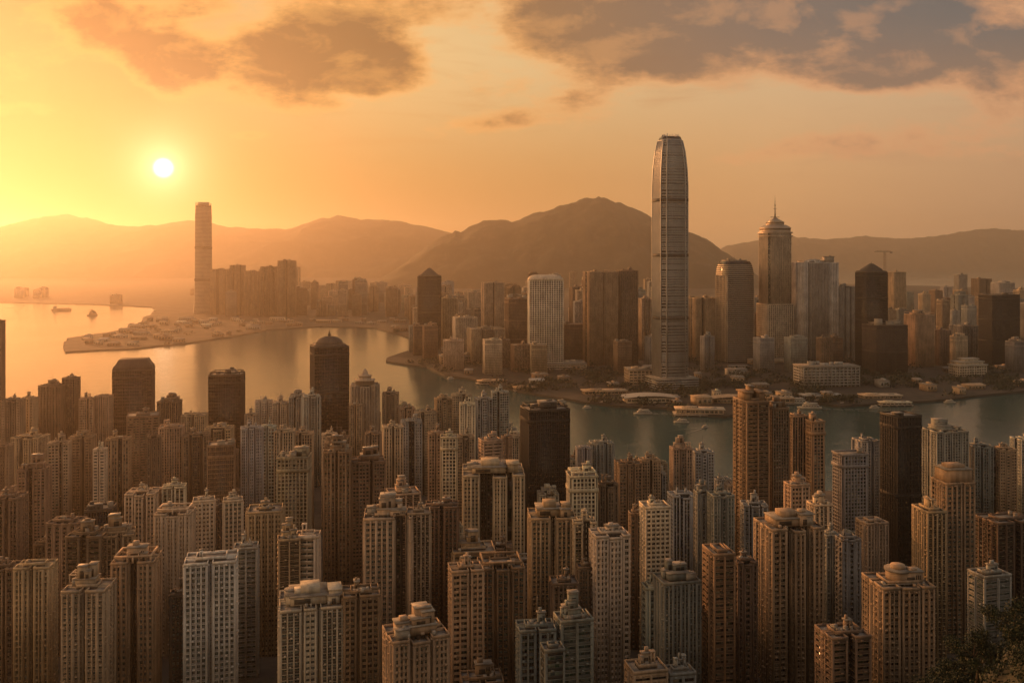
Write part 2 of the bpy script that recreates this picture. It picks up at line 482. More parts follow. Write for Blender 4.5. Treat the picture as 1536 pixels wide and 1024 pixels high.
def roof_kit(root, x0, x1, y0, y1, z, rng, col, rich=1.0, kinds=None):
    """lift machine room, tanks, stair room, pergola, aerial: each a part of its tower"""
    w, d = x1 - x0, y1 - y0
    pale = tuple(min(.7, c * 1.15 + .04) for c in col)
    kinds = kinds or ''
    pw_, pd, ph = w * rng.uniform(.4, .7), d * rng.uniform(.36, .6), rng.uniform(2.2, 5.2)
    cx, cyy = x0 + w * rng.uniform(.36, .64), y0 + d * rng.uniform(.36, .66)
    if rng.random() < .55: pw_ *= rng.uniform(.5, .75); cx = x0 + w * rng.choice([rng.uniform(.2, .34), rng.uniform(.66, .8)]); cyy = y0 + d * rng.uniform(.25, .75); pd *= .8
    mb = MB()
    mb.cbox(cx, cyy, pw_, pd, z, z + ph, 'wall')
    mb.cbox(cx, cyy, pw_ + .7, pd + .7, z + ph - .1, z + ph + .35, 'roof')
    mb.cbox(cx + pw_ * rng.uniform(-.22, .22), cyy + pd * rng.uniform(-.12, .12), pw_ * rng.uniform(.3, .5), pd * rng.uniform(.35, .6), z + ph + .3, z + ph + rng.uniform(.9, 2.2), 'wall')
    mb.box(cx - pw_ * .3, cx + pw_ * .1, cyy - pd / 2 - .06, cyy, z + .4, z + ph * .6, 'shade')
    for i in range(rng.randint(5, 10)):
        bx, by = x0 + w * rng.uniform(.08, .92), y0 + d * rng.uniform(.06, .4); q = rng.uniform(.5, 1.3)
        mb.cbox(bx, by, q, q * rng.uniform(.6, 2.2), z, z + rng.uniform(.5, 1.5), rng.choice(['tank', 'wall', 'roof', 'white']))
    yy = y0 + d * rng.uniform(.1, .4)
    mb.box(x0 + w * .08, x0 + w * rng.uniform(.5, .92), yy, yy + .25, z + .5, z + .75, 'tank')
    for i in range(3):
        mb.box(cx + pw_ * (.16 + i * .1), cx + pw_ * (.22 + i * .1), cyy - pd / 2 - .05, cyy, z + ph * .4, z + ph * .75, 'shade')
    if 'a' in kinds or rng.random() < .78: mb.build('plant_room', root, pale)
    n = min(7, int(rich * rng.uniform(1.2, 3.6)))
    spots = [(.15, .2), (.83, .22), (.16, .8), (.85, .78), (.5, .14), (.12, .5), (.88, .5)]
    rng.shuffle(spots)
    for i in range(n):
        fx, fy = spots[i]; x, y = x0 + w * fx, y0 + d * fy
        s = min(w, d) * rng.uniform(.09, .15)
        mb = MB(); k = rng.random()
        if k < .35:
            mb.cyl(x, y, s, z + .4, z + .4 + s * 1.6, 'tank', 10); mb.cyl(x, y, s * 1.06, z + .35 + s * 1.6, z + .6 + s * 1.6, 'roof', 10); mb.cbox(x, y, s * 1.5, s * 1.5, z, z + .45, 'roof')
            mb.build('water_tank', root, pale)
        elif k < .62:
            mb.cbox(x, y, s * 2.4, s * 1.9, z, z + s * 1.5, 'tank'); mb.cbox(x, y, s * 2.6, s * 2.1, z + s * 1.45, z + s * 1.65, 'roof'); mb.cbox(x + s * .4, y, s * .6, s * .6, z + s * 1.6, z + s * 1.9, 'tank')
            mb.build('water_tank', root, pale)
        elif k < .84:
            hh = rng.uniform(2.4, 3.4)
            mb.cbox(x, y, s * 2.2, s * 1.8, z, z + hh, 'wall'); mb.cbox(x, y, s * 2.6, s * 2.2, z + hh - .05, z + hh + .25, 'roof'); mb.cbox(x, y - s * .9, s * .7, .12, z, z + 2.0, 'shade')
            mb.build('stair_room', root, pale)
        else:
            hh = rng.uniform(2.6, 4.2); q = s * 1.7
            for ax in (-q, q):
                for ay in (-q, q): mb.cbox(x + ax, y + ay, .35, .35, z, z + hh, 'trim')
            for ay in (-q, 0, q): mb.cbox(x, y + ay, q * 2 + .6, .3, z + hh, z + hh + .45, 'trim')
            for ax in (-q - .1, q + .1): mb.cbox(x + ax, y, .3, q * 2 + .5, z + hh + .1, z + hh + .4, 'trim')
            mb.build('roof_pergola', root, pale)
    if 'a' in kinds or rng.random() < .3 * rich:
        hh = rng.uniform(4, 9); x, y = x0 + w * rng.uniform(.3, .7), y0 + d * rng.uniform(.3, .7)
        mb = MB(); mb.cyl(x, y, .16, z + ph * .6, z + ph + hh, 'steel', 6, .07)
        for q in (.5, .7, .85): mb.cbox(x, y, 1.6 - q, .09, z + ph + hh * q, z + ph + hh * q + .1, 'steel')
        mb.build('aerial', root)


def windows_for(root, opens, X, Yc, yaw, glass, limit=100):
    """each opening's window: the ones that show largest one by one, the rest as one part"""
    byshape = {}
    c, s = math.cos(yaw), math.sin(yaw)
    sc = []
    for o in opens:
        nx, ny = FACE_N[o[0]]
        wx, wy = X + o[1] * c - o[2] * s, Yc + o[1] * s + o[2] * c
        wnx, wny = nx * c - ny * s, nx * s + ny * c
        dist = math.hypot(wx, wy)
        facing = -(wnx * wx + wny * wy) / dist
        py = HOR - (o[3] - H) / wy * F; px = CX + wx / wy * F
        vis = facing > .05 and -5 < px < 1541 and py < 1030
        # an opening deep in a slot is hidden by the wings beside it: prefer outer ones
        sc.append((-(facing * o[4] * o[5] / wy ** 2) if vis else 1.0, o))
    sc.sort(key=lambda q: q[0])
    rest = MB(); nrest = 0
    for i, (score, o) in enumerate(sc):
        if i < limit and score < 0:
            k = (round(o[4], 1), round(o[5], 1))
            if k not in byshape:
                mb = MB(); win_boxes(mb, 0, 0, 0, k[0], k[1], 'F', glass); byshape[k] = mb.mesh('window')
            put('window', byshape[k], root, root_color(root), (o[1], o[2], o[3]), FACE_RZ[o[0]])
            NWIN[0] += 1
        else:
            win_boxes(rest, o[1], o[2], o[3], o[4], o[5], o[0], glass); nrest += 1
    if nrest:
        r = rest.build('window', root, root_color(root)); r['kind'] = 'stuff'


ROOTCOL = {}


def root_color(root): return ROOTCOL.get(root.name, (.4, .35, .3))


def win_boxes(mb, x, y, z, w, h, sd, glass):
    f = .09
    def b(a0, a1, z0, z1, o0, o1, m):
        if sd == 'F': mb.box(x + a0, x + a1, y - o1, y - o0, z + z0, z + z1, m)
        elif sd == 'B': mb.box(x + a0, x + a1, y + o0, y + o1, z + z0, z + z1, m)
        elif sd == 'L': mb.box(x - o1, x - o0, y + a0, y + a1, z + z0, z + z1, m)
        else: mb.box(x + o0, x + o1, y + a0, y + a1, z + z0, z + z1, m)
    b(-w / 2, w / 2, -h / 2, h / 2, .005, .05, glass)
    b(-w / 2, w / 2, -h / 2, -h / 2 + f, .05, .12, 'trim'); b(-w / 2, w / 2, h / 2 - f, h / 2, .05, .12, 'trim')
    b(-w / 2, -w / 2 + f, -h / 2 + f, h / 2 - f, .05, .12, 'trim'); b(w / 2 - f, w / 2, -h / 2 + f, h / 2 - f, .05, .12, 'trim')
    b(-.03, .03, -h / 2 + f, h / 2 - f, .05, .1, 'trim')


def solve_size(px0, px1, Y, yaw, a):
    th = math.atan(((px0 + px1) / 2 - CX) / F)
    e = yaw + th
    W = (px1 - px0) / F * Y
    w = W / (abs(math.cos(e)) + a * abs(math.sin(e)))
    return w, w * a


def tower(px0, px1, yt, Y, style, col, yaw, label, ref=None, seg=None, crown='', a=None, cat='apartment tower', name=None, seed=0, detail=None,
          zbase=None, group=None, rich=1.0, glass=None, low=None):
    rng = random.Random(hash((px0, px1, yt)) % 99991 + seed)
    if crown == 'stage' and not seed and ref is None and 'step' not in label and 'crown' not in label and rng.random() < .6: crown = ''
    if px1 < 760 and Y < 1250 and yaw < 10: yaw += rng.choice([0, 4, 10, 15])
    yaw = R(yaw)
    office = style in ('off', 'slab', 'grid')
    a = a or rng.uniform(.72, .98)
    w, d = solve_size(px0, px1, Y, yaw, a)
    Yc = Y + d * .5
    X = ((px0 + px1) / 2 - CX) / F * Yc
    z1 = H - (yt - HOR) / F * Yc
    zb = (min(gz(X, Yc), gz(X, Yc + d * .4), gz(X, Yc - d * .4)) - .5) if zbase is None else zbase
    if low is not None: zb = max(zb, zb)
    name = name or ('office_tower' if office else 'apartment_tower')
    cat = 'office tower' if office and cat == 'apartment tower' else cat
    root = thing(name, label, cat, (X, Yc, zb), yaw, group or ('office towers' if office else 'apartment towers') + (' across the harbour' if Y > 1250 else ' on the near shore'))
    base = COLS[col]; j = rng.uniform(.72, 1.3) if ref is None else rng.uniform(.9, 1.1)
    c = tuple(min(.75, q * j * rng.uniform(.96, 1.04)) for q in base)
    ROOTCOL[root.name] = c
    h = z1 - zb
    sp = dict(STY[style])
    if glass: sp['glass'] = glass
    if not office:
        for q_, lo, hi in (('bay', .82, 1.3), ('st', .92, 1.12), ('pw', .75, 1.25), ('sh', .8, 1.3), ('t', .8, 1.5)): sp[q_] *= rng.uniform(lo, hi)
        sp['grp'] = rng.choice([2, 2, 3, 0]); sp['sm'] = rng.choice(['spand', 'spand', 'wall', 'trim', 'shade'])
    if detail is None: detail = Y < 500 and not office
    opens = [] if detail else None
    if Y > 1250: sp['lip'] = 0
    mb = MB(); pm = MB()
    sides = 'FLRB'
    tops = []
    if office:
        if crown != 'pyr' and seg is None and a > .6 and rng.random() < .6 and Y < 1250 or seg == 'notch':
            q = min(w, d) * .1
            facade(mb, -w / 2 + q, w / 2 - q, -d / 2, d / 2, 0, h, sp, 'FB'); facade(mb, -w / 2, w / 2, -d / 2 + q, d / 2 - q, 0, h - .04, sp, 'LR')
            mb.cbox(0, 0, w - q * .8, d - q * .8, 0, h - .1, 'wall')
        else:
            facade(mb, -w / 2, w / 2, -d / 2, d / 2, 0, h, sp, sides)
        tops.append((-w / 2, w / 2, -d / 2, d / 2, h))
        nb = int(h / 40)
        for k in range(nb):      # plant storeys
            zz = h - 6 - k * h / max(1, nb) * .9
            mb.cbox(0, 0, w + 2 * sp['t'] + .3, d + 2 * sp['t'] + .3, zz - 2.2, zz, 'wall')
    else:
        seg = seg or rng.choice(SEGS)
        rec = min(w, d) * rng.uniform(.24, .34)
        segs = parse(seg, w)
        dark = 'shade' if rng.random() < .92 else 'wall'  # slot walls mostly take the painted shade colour
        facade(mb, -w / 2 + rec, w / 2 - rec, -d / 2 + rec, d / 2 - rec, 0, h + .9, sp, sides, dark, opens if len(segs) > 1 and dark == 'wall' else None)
        tops.append((-w / 2 + rec, w / 2 - rec, -d / 2 + rec, d / 2 - rec, h + .9))
        ns = len(segs); accent = rng.choice(['wall', 'wall', 'trim', 'spand'])
        for i, (k, s0, s1) in enumerate(segs):
            if k != 'w': continue
            end = i in (0, ns - 1)
            dep = d * rng.uniform(.34, .44) if end and ns > 1 else (d if ns == 1 else rec + 1.2)
            sub = rng.uniform(0, 1.6) if not end else 0
            hh = h - (0 if end else sub)
            sds = 'FLR' if ns > 1 else sides
            facade(mb, s0, s1, -d / 2, -d / 2 + dep, 0, hh, sp, sds, 'wall' if end else accent, opens)
            tops.append((s0, s1, -d / 2, -d / 2 + dep, hh))
            if ns > 1:
                facade(mb, s0, s1, d / 2 - dep, d / 2, 0, hh - .05, sp, 'BLR', 'wall', None)
                tops.append((s0, s1, d / 2 - dep, d / 2, hh - .05))
        if ns > 1 and rng.random() < .7:      # a wing in the middle of each flank
            q = d * .1
            facade(mb, -w / 2 - .2, w / 2 + .2, -q, q, 0, h - .3, sp, 'LR', 'wall', opens)
            tops.append((-w / 2 - .2, w / 2 + .2, -q, q, h - .3))
        if rng.random() < .5 and Y < 900:     # drain stacks down the recesses
            for i, (k, s0, s1) in enumerate(segs):
                if k == 's': mb.cbox((s0 + s1) / 2, -d / 2 + rec * .9, .35, .35, 0, h, 'trim')
    for (x0, x1, y0, y1, zz) in tops:
        t = sp['t'] + .03
        mb.box(x0 - t, x1 + t, y0 - t, y1 + t, zz - .06, zz + .22, 'roof')
        if crown != 'pyr': parapet_mb(pm, x0 - t - .02, x1 + t + .02, y0 - t - .02, y1 + t + .02, zz + .1, 1.0, m='wall')
    # balconies on a framed face
    if style == 'bal':
        n = int(h / sp['st'])
        for k in range(n):
            zt = h - k * sp['st'] - 1.5
            mb.box(-w * .34, w * .34, -d / 2 - 1.9, -d / 2, zt - 1.0, zt - .75, 'wall')
            mb.box(-w * .34, w * .34, -d / 2 - 1.9, -d / 2 - 1.8, zt - .75, zt - .05, 'trim')
        for sx in (-1, 1): mb.cbox(sx * w * .4, -d / 2 - 1.0, w * .1, 2.2, 0, h + .4, 'trim')
        mb.cbox(0, -d / 2 - 1.0, w * .9, 2.3, h + .1, h + 1.6, 'trim')
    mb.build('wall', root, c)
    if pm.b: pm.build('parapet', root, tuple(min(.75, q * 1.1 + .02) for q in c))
    if opens: windows_for(root, opens, X, Yc, yaw, glass or rng.choice(['glass', 'glass', 'teal']))
    # crowns
    z = h + .25
    if crown == 'pyr':
        m = MB(); e = .42
        m.loft([(z, rect(w * .96, d * .96)), (z + 1.6, rect(w * .96, d * .96)), (z + 3, rect(w * .72, d * .72)), (z + 5.5, rect(w * .66, d * .66)),
                (z + 5.5 + w * .16, rect(w * .3, d * .3)), (z + 5.5 + w * .24, rect(w * .12, d * .12))], 'wall')
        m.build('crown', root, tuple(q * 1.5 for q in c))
        m = MB(); m.cyl(0, 0, .7, z + 5 + w * .22, z + 10 + w * .22, 'steel', 8, .15); m.build('finial', root)
    elif crown == 'dome':
        m = MB(); r_ = w * .40
        m.loft([(z, rect(w * .9, d * .9)), (z + 1.8, rect(w * .9, d * .9)), (z + 2.0, rect(w * .84, d * .84)), (z + 2.6, rect(w * .84, d * .84))], 'wall')
        cc = lambda q: [(q * math.cos(2 * math.pi * i / 20), q * d / w * math.sin(2 * math.pi * i / 20)) for i in range(20)]
        m.loft([(z + 2.5 + r_ * .55 * math.sin(t), cc(max(.4, r_ * math.cos(t)))) for t in (0, .25, .5, .75, 1.0, 1.25, 1.45)], 'wall')
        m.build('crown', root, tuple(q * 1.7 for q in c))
        m = MB(); zz = z + 2 + r_ * .55; m.cyl(0, 0, 1.5, zz, zz + 2.4, 'wall', 10, 1.2); m.cyl(0, 0, 1.8, zz + 2.3, zz + 2.8, 'steel', 10); m.cyl(0, 0, .8, zz + 2.7, zz + 7.5, 'steel', 8, .1); m.build('finial', root, c)
    elif crown == 'lantern':
        m = MB(); m.loft([(z, rect(w * .7, d * .7)), (z + 4, rect(w * .7, d * .7)), (z + 4.4, rect(w * .8, d * .8)), (z + 5, rect(w * .5, d * .5)), (z + 8, rect(w * .46, d * .46)),
                           (z + 8.4, rect(w * .54, d * .54)), (z + 9, rect(w * .26, d * .26)), (z + 12, rect(w * .2, d * .2)), (z + 15, rect(.4, .4))], 'trim')
        m.build('crown', root, c)
    elif crown == 'drum':
        m = MB(); r_ = min(w, d) * .27
        m.cyl(0, 0, r_, z, z + 4.5, 'wall', 20); m.cyl(0, 0, r_ + .6, z + 4.4, z + 5, 'roof', 20); m.cyl(0, 0, r_ * .6, z + 4.9, z + 6.4, 'trim', 16)
        m.build('crown', root, c); roof_kit(root, -w / 2, w / 2, -d / 2, d / 2, z, rng, c, .8)
    elif crown == 'box':
        m = MB(); m.box(-w * .36, w * .2, -d * .3, d * .34, z + .5, z + 3.6, 'wall'); m.box(-w * .38, w * .22, -d * .32, d * .36, z + 3.5, z + 3.9, 'roof')
        m.box(-w * .2, w * .1, -d * .2, d * .2, z + 3.8, z + 6.2, 'wall'); m.box(w * .24, w * .42, -d * .26, d * .1, z + .5, z + 5, 'wall'); m.box(w * .22, w * .44, -d * .28, d * .12, z + 4.9, z + 5.3, 'trim')
        m.box(-w * .3, -w * .05, -d * .3 - .08, -d * .3 + .1, z + 1, z + 2.8, 'shade')
        m.build('crown', root, c); roof_kit(root, -w * .46, w * .46, -d * .46, d * .46, z + .5, rng, c, .6)
    elif crown == 'bigbox':
        m = MB(); m.box(-w * .46, w * .46, -d * .42, d * .42, z, z + 6.5, 'trim'); m.cbox(0, 0, w * .98, d * .9, z + 6.4, z + 7, 'roof'); m.cbox(0, 0, w * .6, d * .5, z + 6.9, z + 8.6, 'wall')
        m.build('crown', root, c)
    elif crown == 'chamfer':
        m = MB(); m.loft([(z, rect(w * 1.0, d * 1.0)), (z + 3, rect(w * .98, d * .98)), (z + 6, rect(w * .84, d * .9)), (z + 10, rect(w * .72, d * .8))], 'wall')
        m.build('crown', root, c)
    elif crown == 'frame':
        m = MB(); parapet_mb(m, -w * .47, w * .47, -d * .47, d * .47, z + 2.2, .7, .7, 'trim')
        for sx in (-1, 0, 1):
            for sy in (-1, 1): m.cbox(sx * w * .45, sy * d * .45, .6, .6, z, z + 2.3, 'trim')
        m.build('crown', root, tuple(min(.7, q * 1.2) for q in c)); roof_kit(root, -w * .35, w * .35, -d * .35, d * .35, z, rng, c, 1)
    elif crown == 'pav':
        for fx, fw in ((-.3, .3), (.32, .26)):
            m = MB(); m.cbox(w * fx, 0, w * fw, d * .6, z, z + 5, 'wall'); m.cbox(w * fx, 0, w * fw + 1.6, d * .6 + 1.6, z + 4.9, z + 5.6, 'trim'); m.build('roof_pavilion', root, c)
        m = MB(); m.cbox(0, d * .1, w * .2, d * .3, z, z + 8, 'wall'); m.cbox(0, d * .1, w * .26, d * .36, z + 7.9, z + 8.5, 'roof'); m.build('plant_room', root, c)
    elif crown == 'stage':
        m = MB(); q = rng.uniform(.42, .6); ox, oy = w * rng.uniform(-.08, .08), d * rng.uniform(-.02, .1)
        m.cbox(ox, oy, w * q, d * q, z + .6, z + 3.2, 'wall'); m.cbox(ox, oy, w * q + .5, d * q + .5, z + 3.1, z + 3.5, 'roof')
        for i in range(rng.randint(3, 5)):
            bw_, bd, bh = w * rng.uniform(.14, .34), d * rng.uniform(.16, .34), rng.uniform(1.8, 5.4)
            bx, by = ox + rng.uniform(-.5, .5) * (w * q - bw_), oy + rng.uniform(-.5, .5) * (d * q - bd)
            m.cbox(bx, by, bw_, bd, z + 3.3, z + 3.4 + bh, 'wall'); m.cbox(bx, by, bw_ + .5, bd + .5, z + 3.35 + bh, z + 3.65 + bh + i * .01, rng.choice(['roof', 'tank']))
            m.cbox(bx, by - bd / 2, bw_ * .5, .1, z + 3.6, z + 3.2 + bh * .7, 'shade')
        m.build('crown', root, c); roof_kit(root, -w * .45, w * .45, -d * .45, d * .45, z + .5, rng, c, .8)
    else:
        x0, x1, y0, y1, _ = tops[0]
        roof_kit(root, x0, x1, y0, y1, z + (.9 if not office else 0), rng, c, rich, 'a' if crown == 'a' else '')
    PLACED.append(dict(X=X, Y=Yc, r=.55 * math.hypot(w, d), px0=px0, px1=px1, yt=yt, name=root.name, ref=ref, lab=label))
    return root


def rect(w, d): return [(-w / 2, -d / 2), (w / 2, -d / 2), (w / 2, d / 2), (-w / 2, d / 2)]
# ------------------------------------------------------------------ setting: water, ground, hills
def build_setting():
    m = MB()
    m.face([(-13600, -900, 0), (13600, -900, 0), (13600, 17600, 0), (-13600, 17600, 0)], 'water')
    struct('sea', m)
    # near city ground
    xs = np.arange(-1500, 1501, 20.0); ys = np.arange(-300, 1221, 20.0)
    m = MB(); k = m.mi('city'); nx = len(xs)
    for y in ys:
        for x in xs:
            sh = shore_near(x)
            z = gz(x, y) if y < sh else -4.0
            m.v.append((x, y, z + (mnoise.noise((x * .03, y * .03, 0)) * 1.2 if z > 0 else 0)))
    for j in range(len(ys) - 1):
        for i in range(nx - 1):
            o = j * nx + i; m.f.append((o, o + 1, o + nx + 1, o + nx)); m.fm.append(m.mi('hill') if m.v[o][2] > 34 else k)
    struct('ground', m)
    # far shore: a quay-edged sheet, its edge read as points on the water
    edge = [(-600, 454), (0, 453), (140, 456), (228, 460), (236, 464), (207, 484), (182, 494), (140, 501), (100, 507), (96, 516), (98, 527), (200, 522), (280, 514),
            (340, 505), (400, 494), (480, 489), (560, 491), (592, 499), (622, 508), (630, 520), (604, 528), (580, 536), (579, 541), (610, 546), (640, 549),
            (668, 562), (715, 569), (752, 580), (800, 590), (850, 597), (880, 603), (930, 608), (1000, 611), (1040, 620), (1090, 624),
            (1130, 612), (1180, 600), (1260, 608), (1330, 604), (1400, 600), (1470, 592), (1536, 586), (1700, 576), (2200, 560)]
    pts = []
    for i in range(len(edge)):
        a = wpt(*edge[i], 3.0)
        pts.append(a)
        if i + 1 < len(edge):
            b = wpt(*edge[i + 1], 3.0)
            n = int(math.hypot(b[0] - a[0], b[1] - a[1]) / 60)
            for q in range(1, n):
                t = q / n; x, y = a[0] + (b[0] - a[0]) * t, a[1] + (b[1] - a[1]) * t
                r = 9 if n < 60 else 0
                pts.append((x + random.Random(i * 99 + q).uniform(-r, r), y + random.Random(i * 77 + q).uniform(-r, r)))
    back = [(4600, 5200), (3300, 6400), (2500, 7400), (1600, 8800), (-11500, 12600), (-11500, 4600)]
    poly = pts + back
    import bmesh
    bm = bmesh.new()
    vs = [bm.verts.new((x, y, 3.0)) for x, y in poly]
    f = bm.faces.new(vs)
    if f.normal.z < 0: f.normal_flip()
    bm.normal_update()
    if f.normal.z < 0: f.normal_flip()
    bmesh.ops.triangulate(bm, faces=[f])
    ext = bmesh.ops.extrude_edge_only(bm, edges=[e for e in bm.edges if e.is_boundary])
    for v in ext['geom']:
        if isinstance(v, bmesh.types.BMVert): v.co.z = -3.0
    me = bpy.data.meshes.new('harbour_land'); bm.to_mesh(me); bm.free()
    me.materials.append(M['quay'])
    o = put('land', me); o['kind'] = 'structure'
    return poly


def hill(name, pts, Yc, half, seed, rough=.05, x0=None):
    """a range of hills whose crest passes through the given photograph points at distance Yc"""
    xs = [p[0] for p in pts]; hs = [H - (p[1] - HOR) / F * Yc for p in pts]
    X0, X1 = (xs[0] - CX) / F * Yc, (xs[-1] - CX) / F * Yc
    nx, ny = int((X1 - X0) / (half / 60)), 60
    m = MB(); k = m.mi('hill')
    for j in range(ny + 1):
        t = j / ny * 2 - 1
        for i in range(nx + 1):
            x = X0 + (X1 - X0) * i / nx
            px = CX + x / Yc * F
            h = float(np.interp(px, xs, hs))
            y = Yc + t * half
            f = max(0.0, 1 - abs(t) ** 1.25)
            nz = mnoise.fractal((x / half * 3.2 + seed, y / half * 3.2, seed), 1.0, 2.0, 7)
            rid = mnoise.ridged_multi_fractal((x / half * 2.2 + seed, y / half * 2.2, seed * 2), 1.0, 2.0, 4, 1.0, 2.0) - 1.0
            z = h * f * (1 + (1 - f) * .9 * rid * .55) + h * rough * nz * (.4 + (1 - f) * 2.2) * (f > 0)
            z += h * .028 * mnoise.fractal((x / half * 14 + seed, y / half * 9, seed + 4), .8, 2.0, 5) * (f > 0)
            m.v.append((x, y, max(-2.0, z if f > 0 else -2)))
    for j in range(ny):
        for i in range(nx):
            o = j * (nx + 1) + i; m.f.append((o, o + 1, o + nx + 2, o + nx + 1)); m.fm.append(k)
    me = m.mesh(name)
    me.polygons.foreach_set('use_smooth', [True] * len(me.polygons))
    o = put(name, me); o['kind'] = 'structure'


LAND = build_setting()
hill('hills', [(-500, 352), (-300, 330), (-120, 352), (0, 343), (30, 335), (60, 327), (95, 322), (125, 326), (160, 334), (200, 340), (235, 338), (265, 333), (285, 331), (320, 336),
               (350, 341), (385, 344), (430, 343), (455, 335), (480, 327), (510, 323), (530, 328), (560, 329), (600, 332), (640, 340), (670, 348), (700, 356), (760, 372), (860, 392), (900, 410)], 11500, 2300, 3.1, .08)
hill('hills', [(560, 430), (620, 385), (660, 356), (678, 350), (684, 344), (692, 347), (700, 343), (722, 333), (745, 330), (768, 331), (800, 322), (830, 312), (850, 307), (880, 298), (905, 297),
               (925, 302), (950, 311), (975, 326), (1000, 338), (1040, 349), (1065, 362), (1085, 380), (1110, 405), (1130, 440)], 7500, 1350, 8.7, .08)
hill('hills', [(1010, 420), (1060, 385), (1090, 368), (1130, 362), (1180, 354), (1240, 359), (1300, 354), (1350, 358), (1400, 355), (1440, 348), (1490, 342), (1530, 346), (1600, 352), (1700, 340), (1850, 365)], 15500, 1500, 5.2, .03)
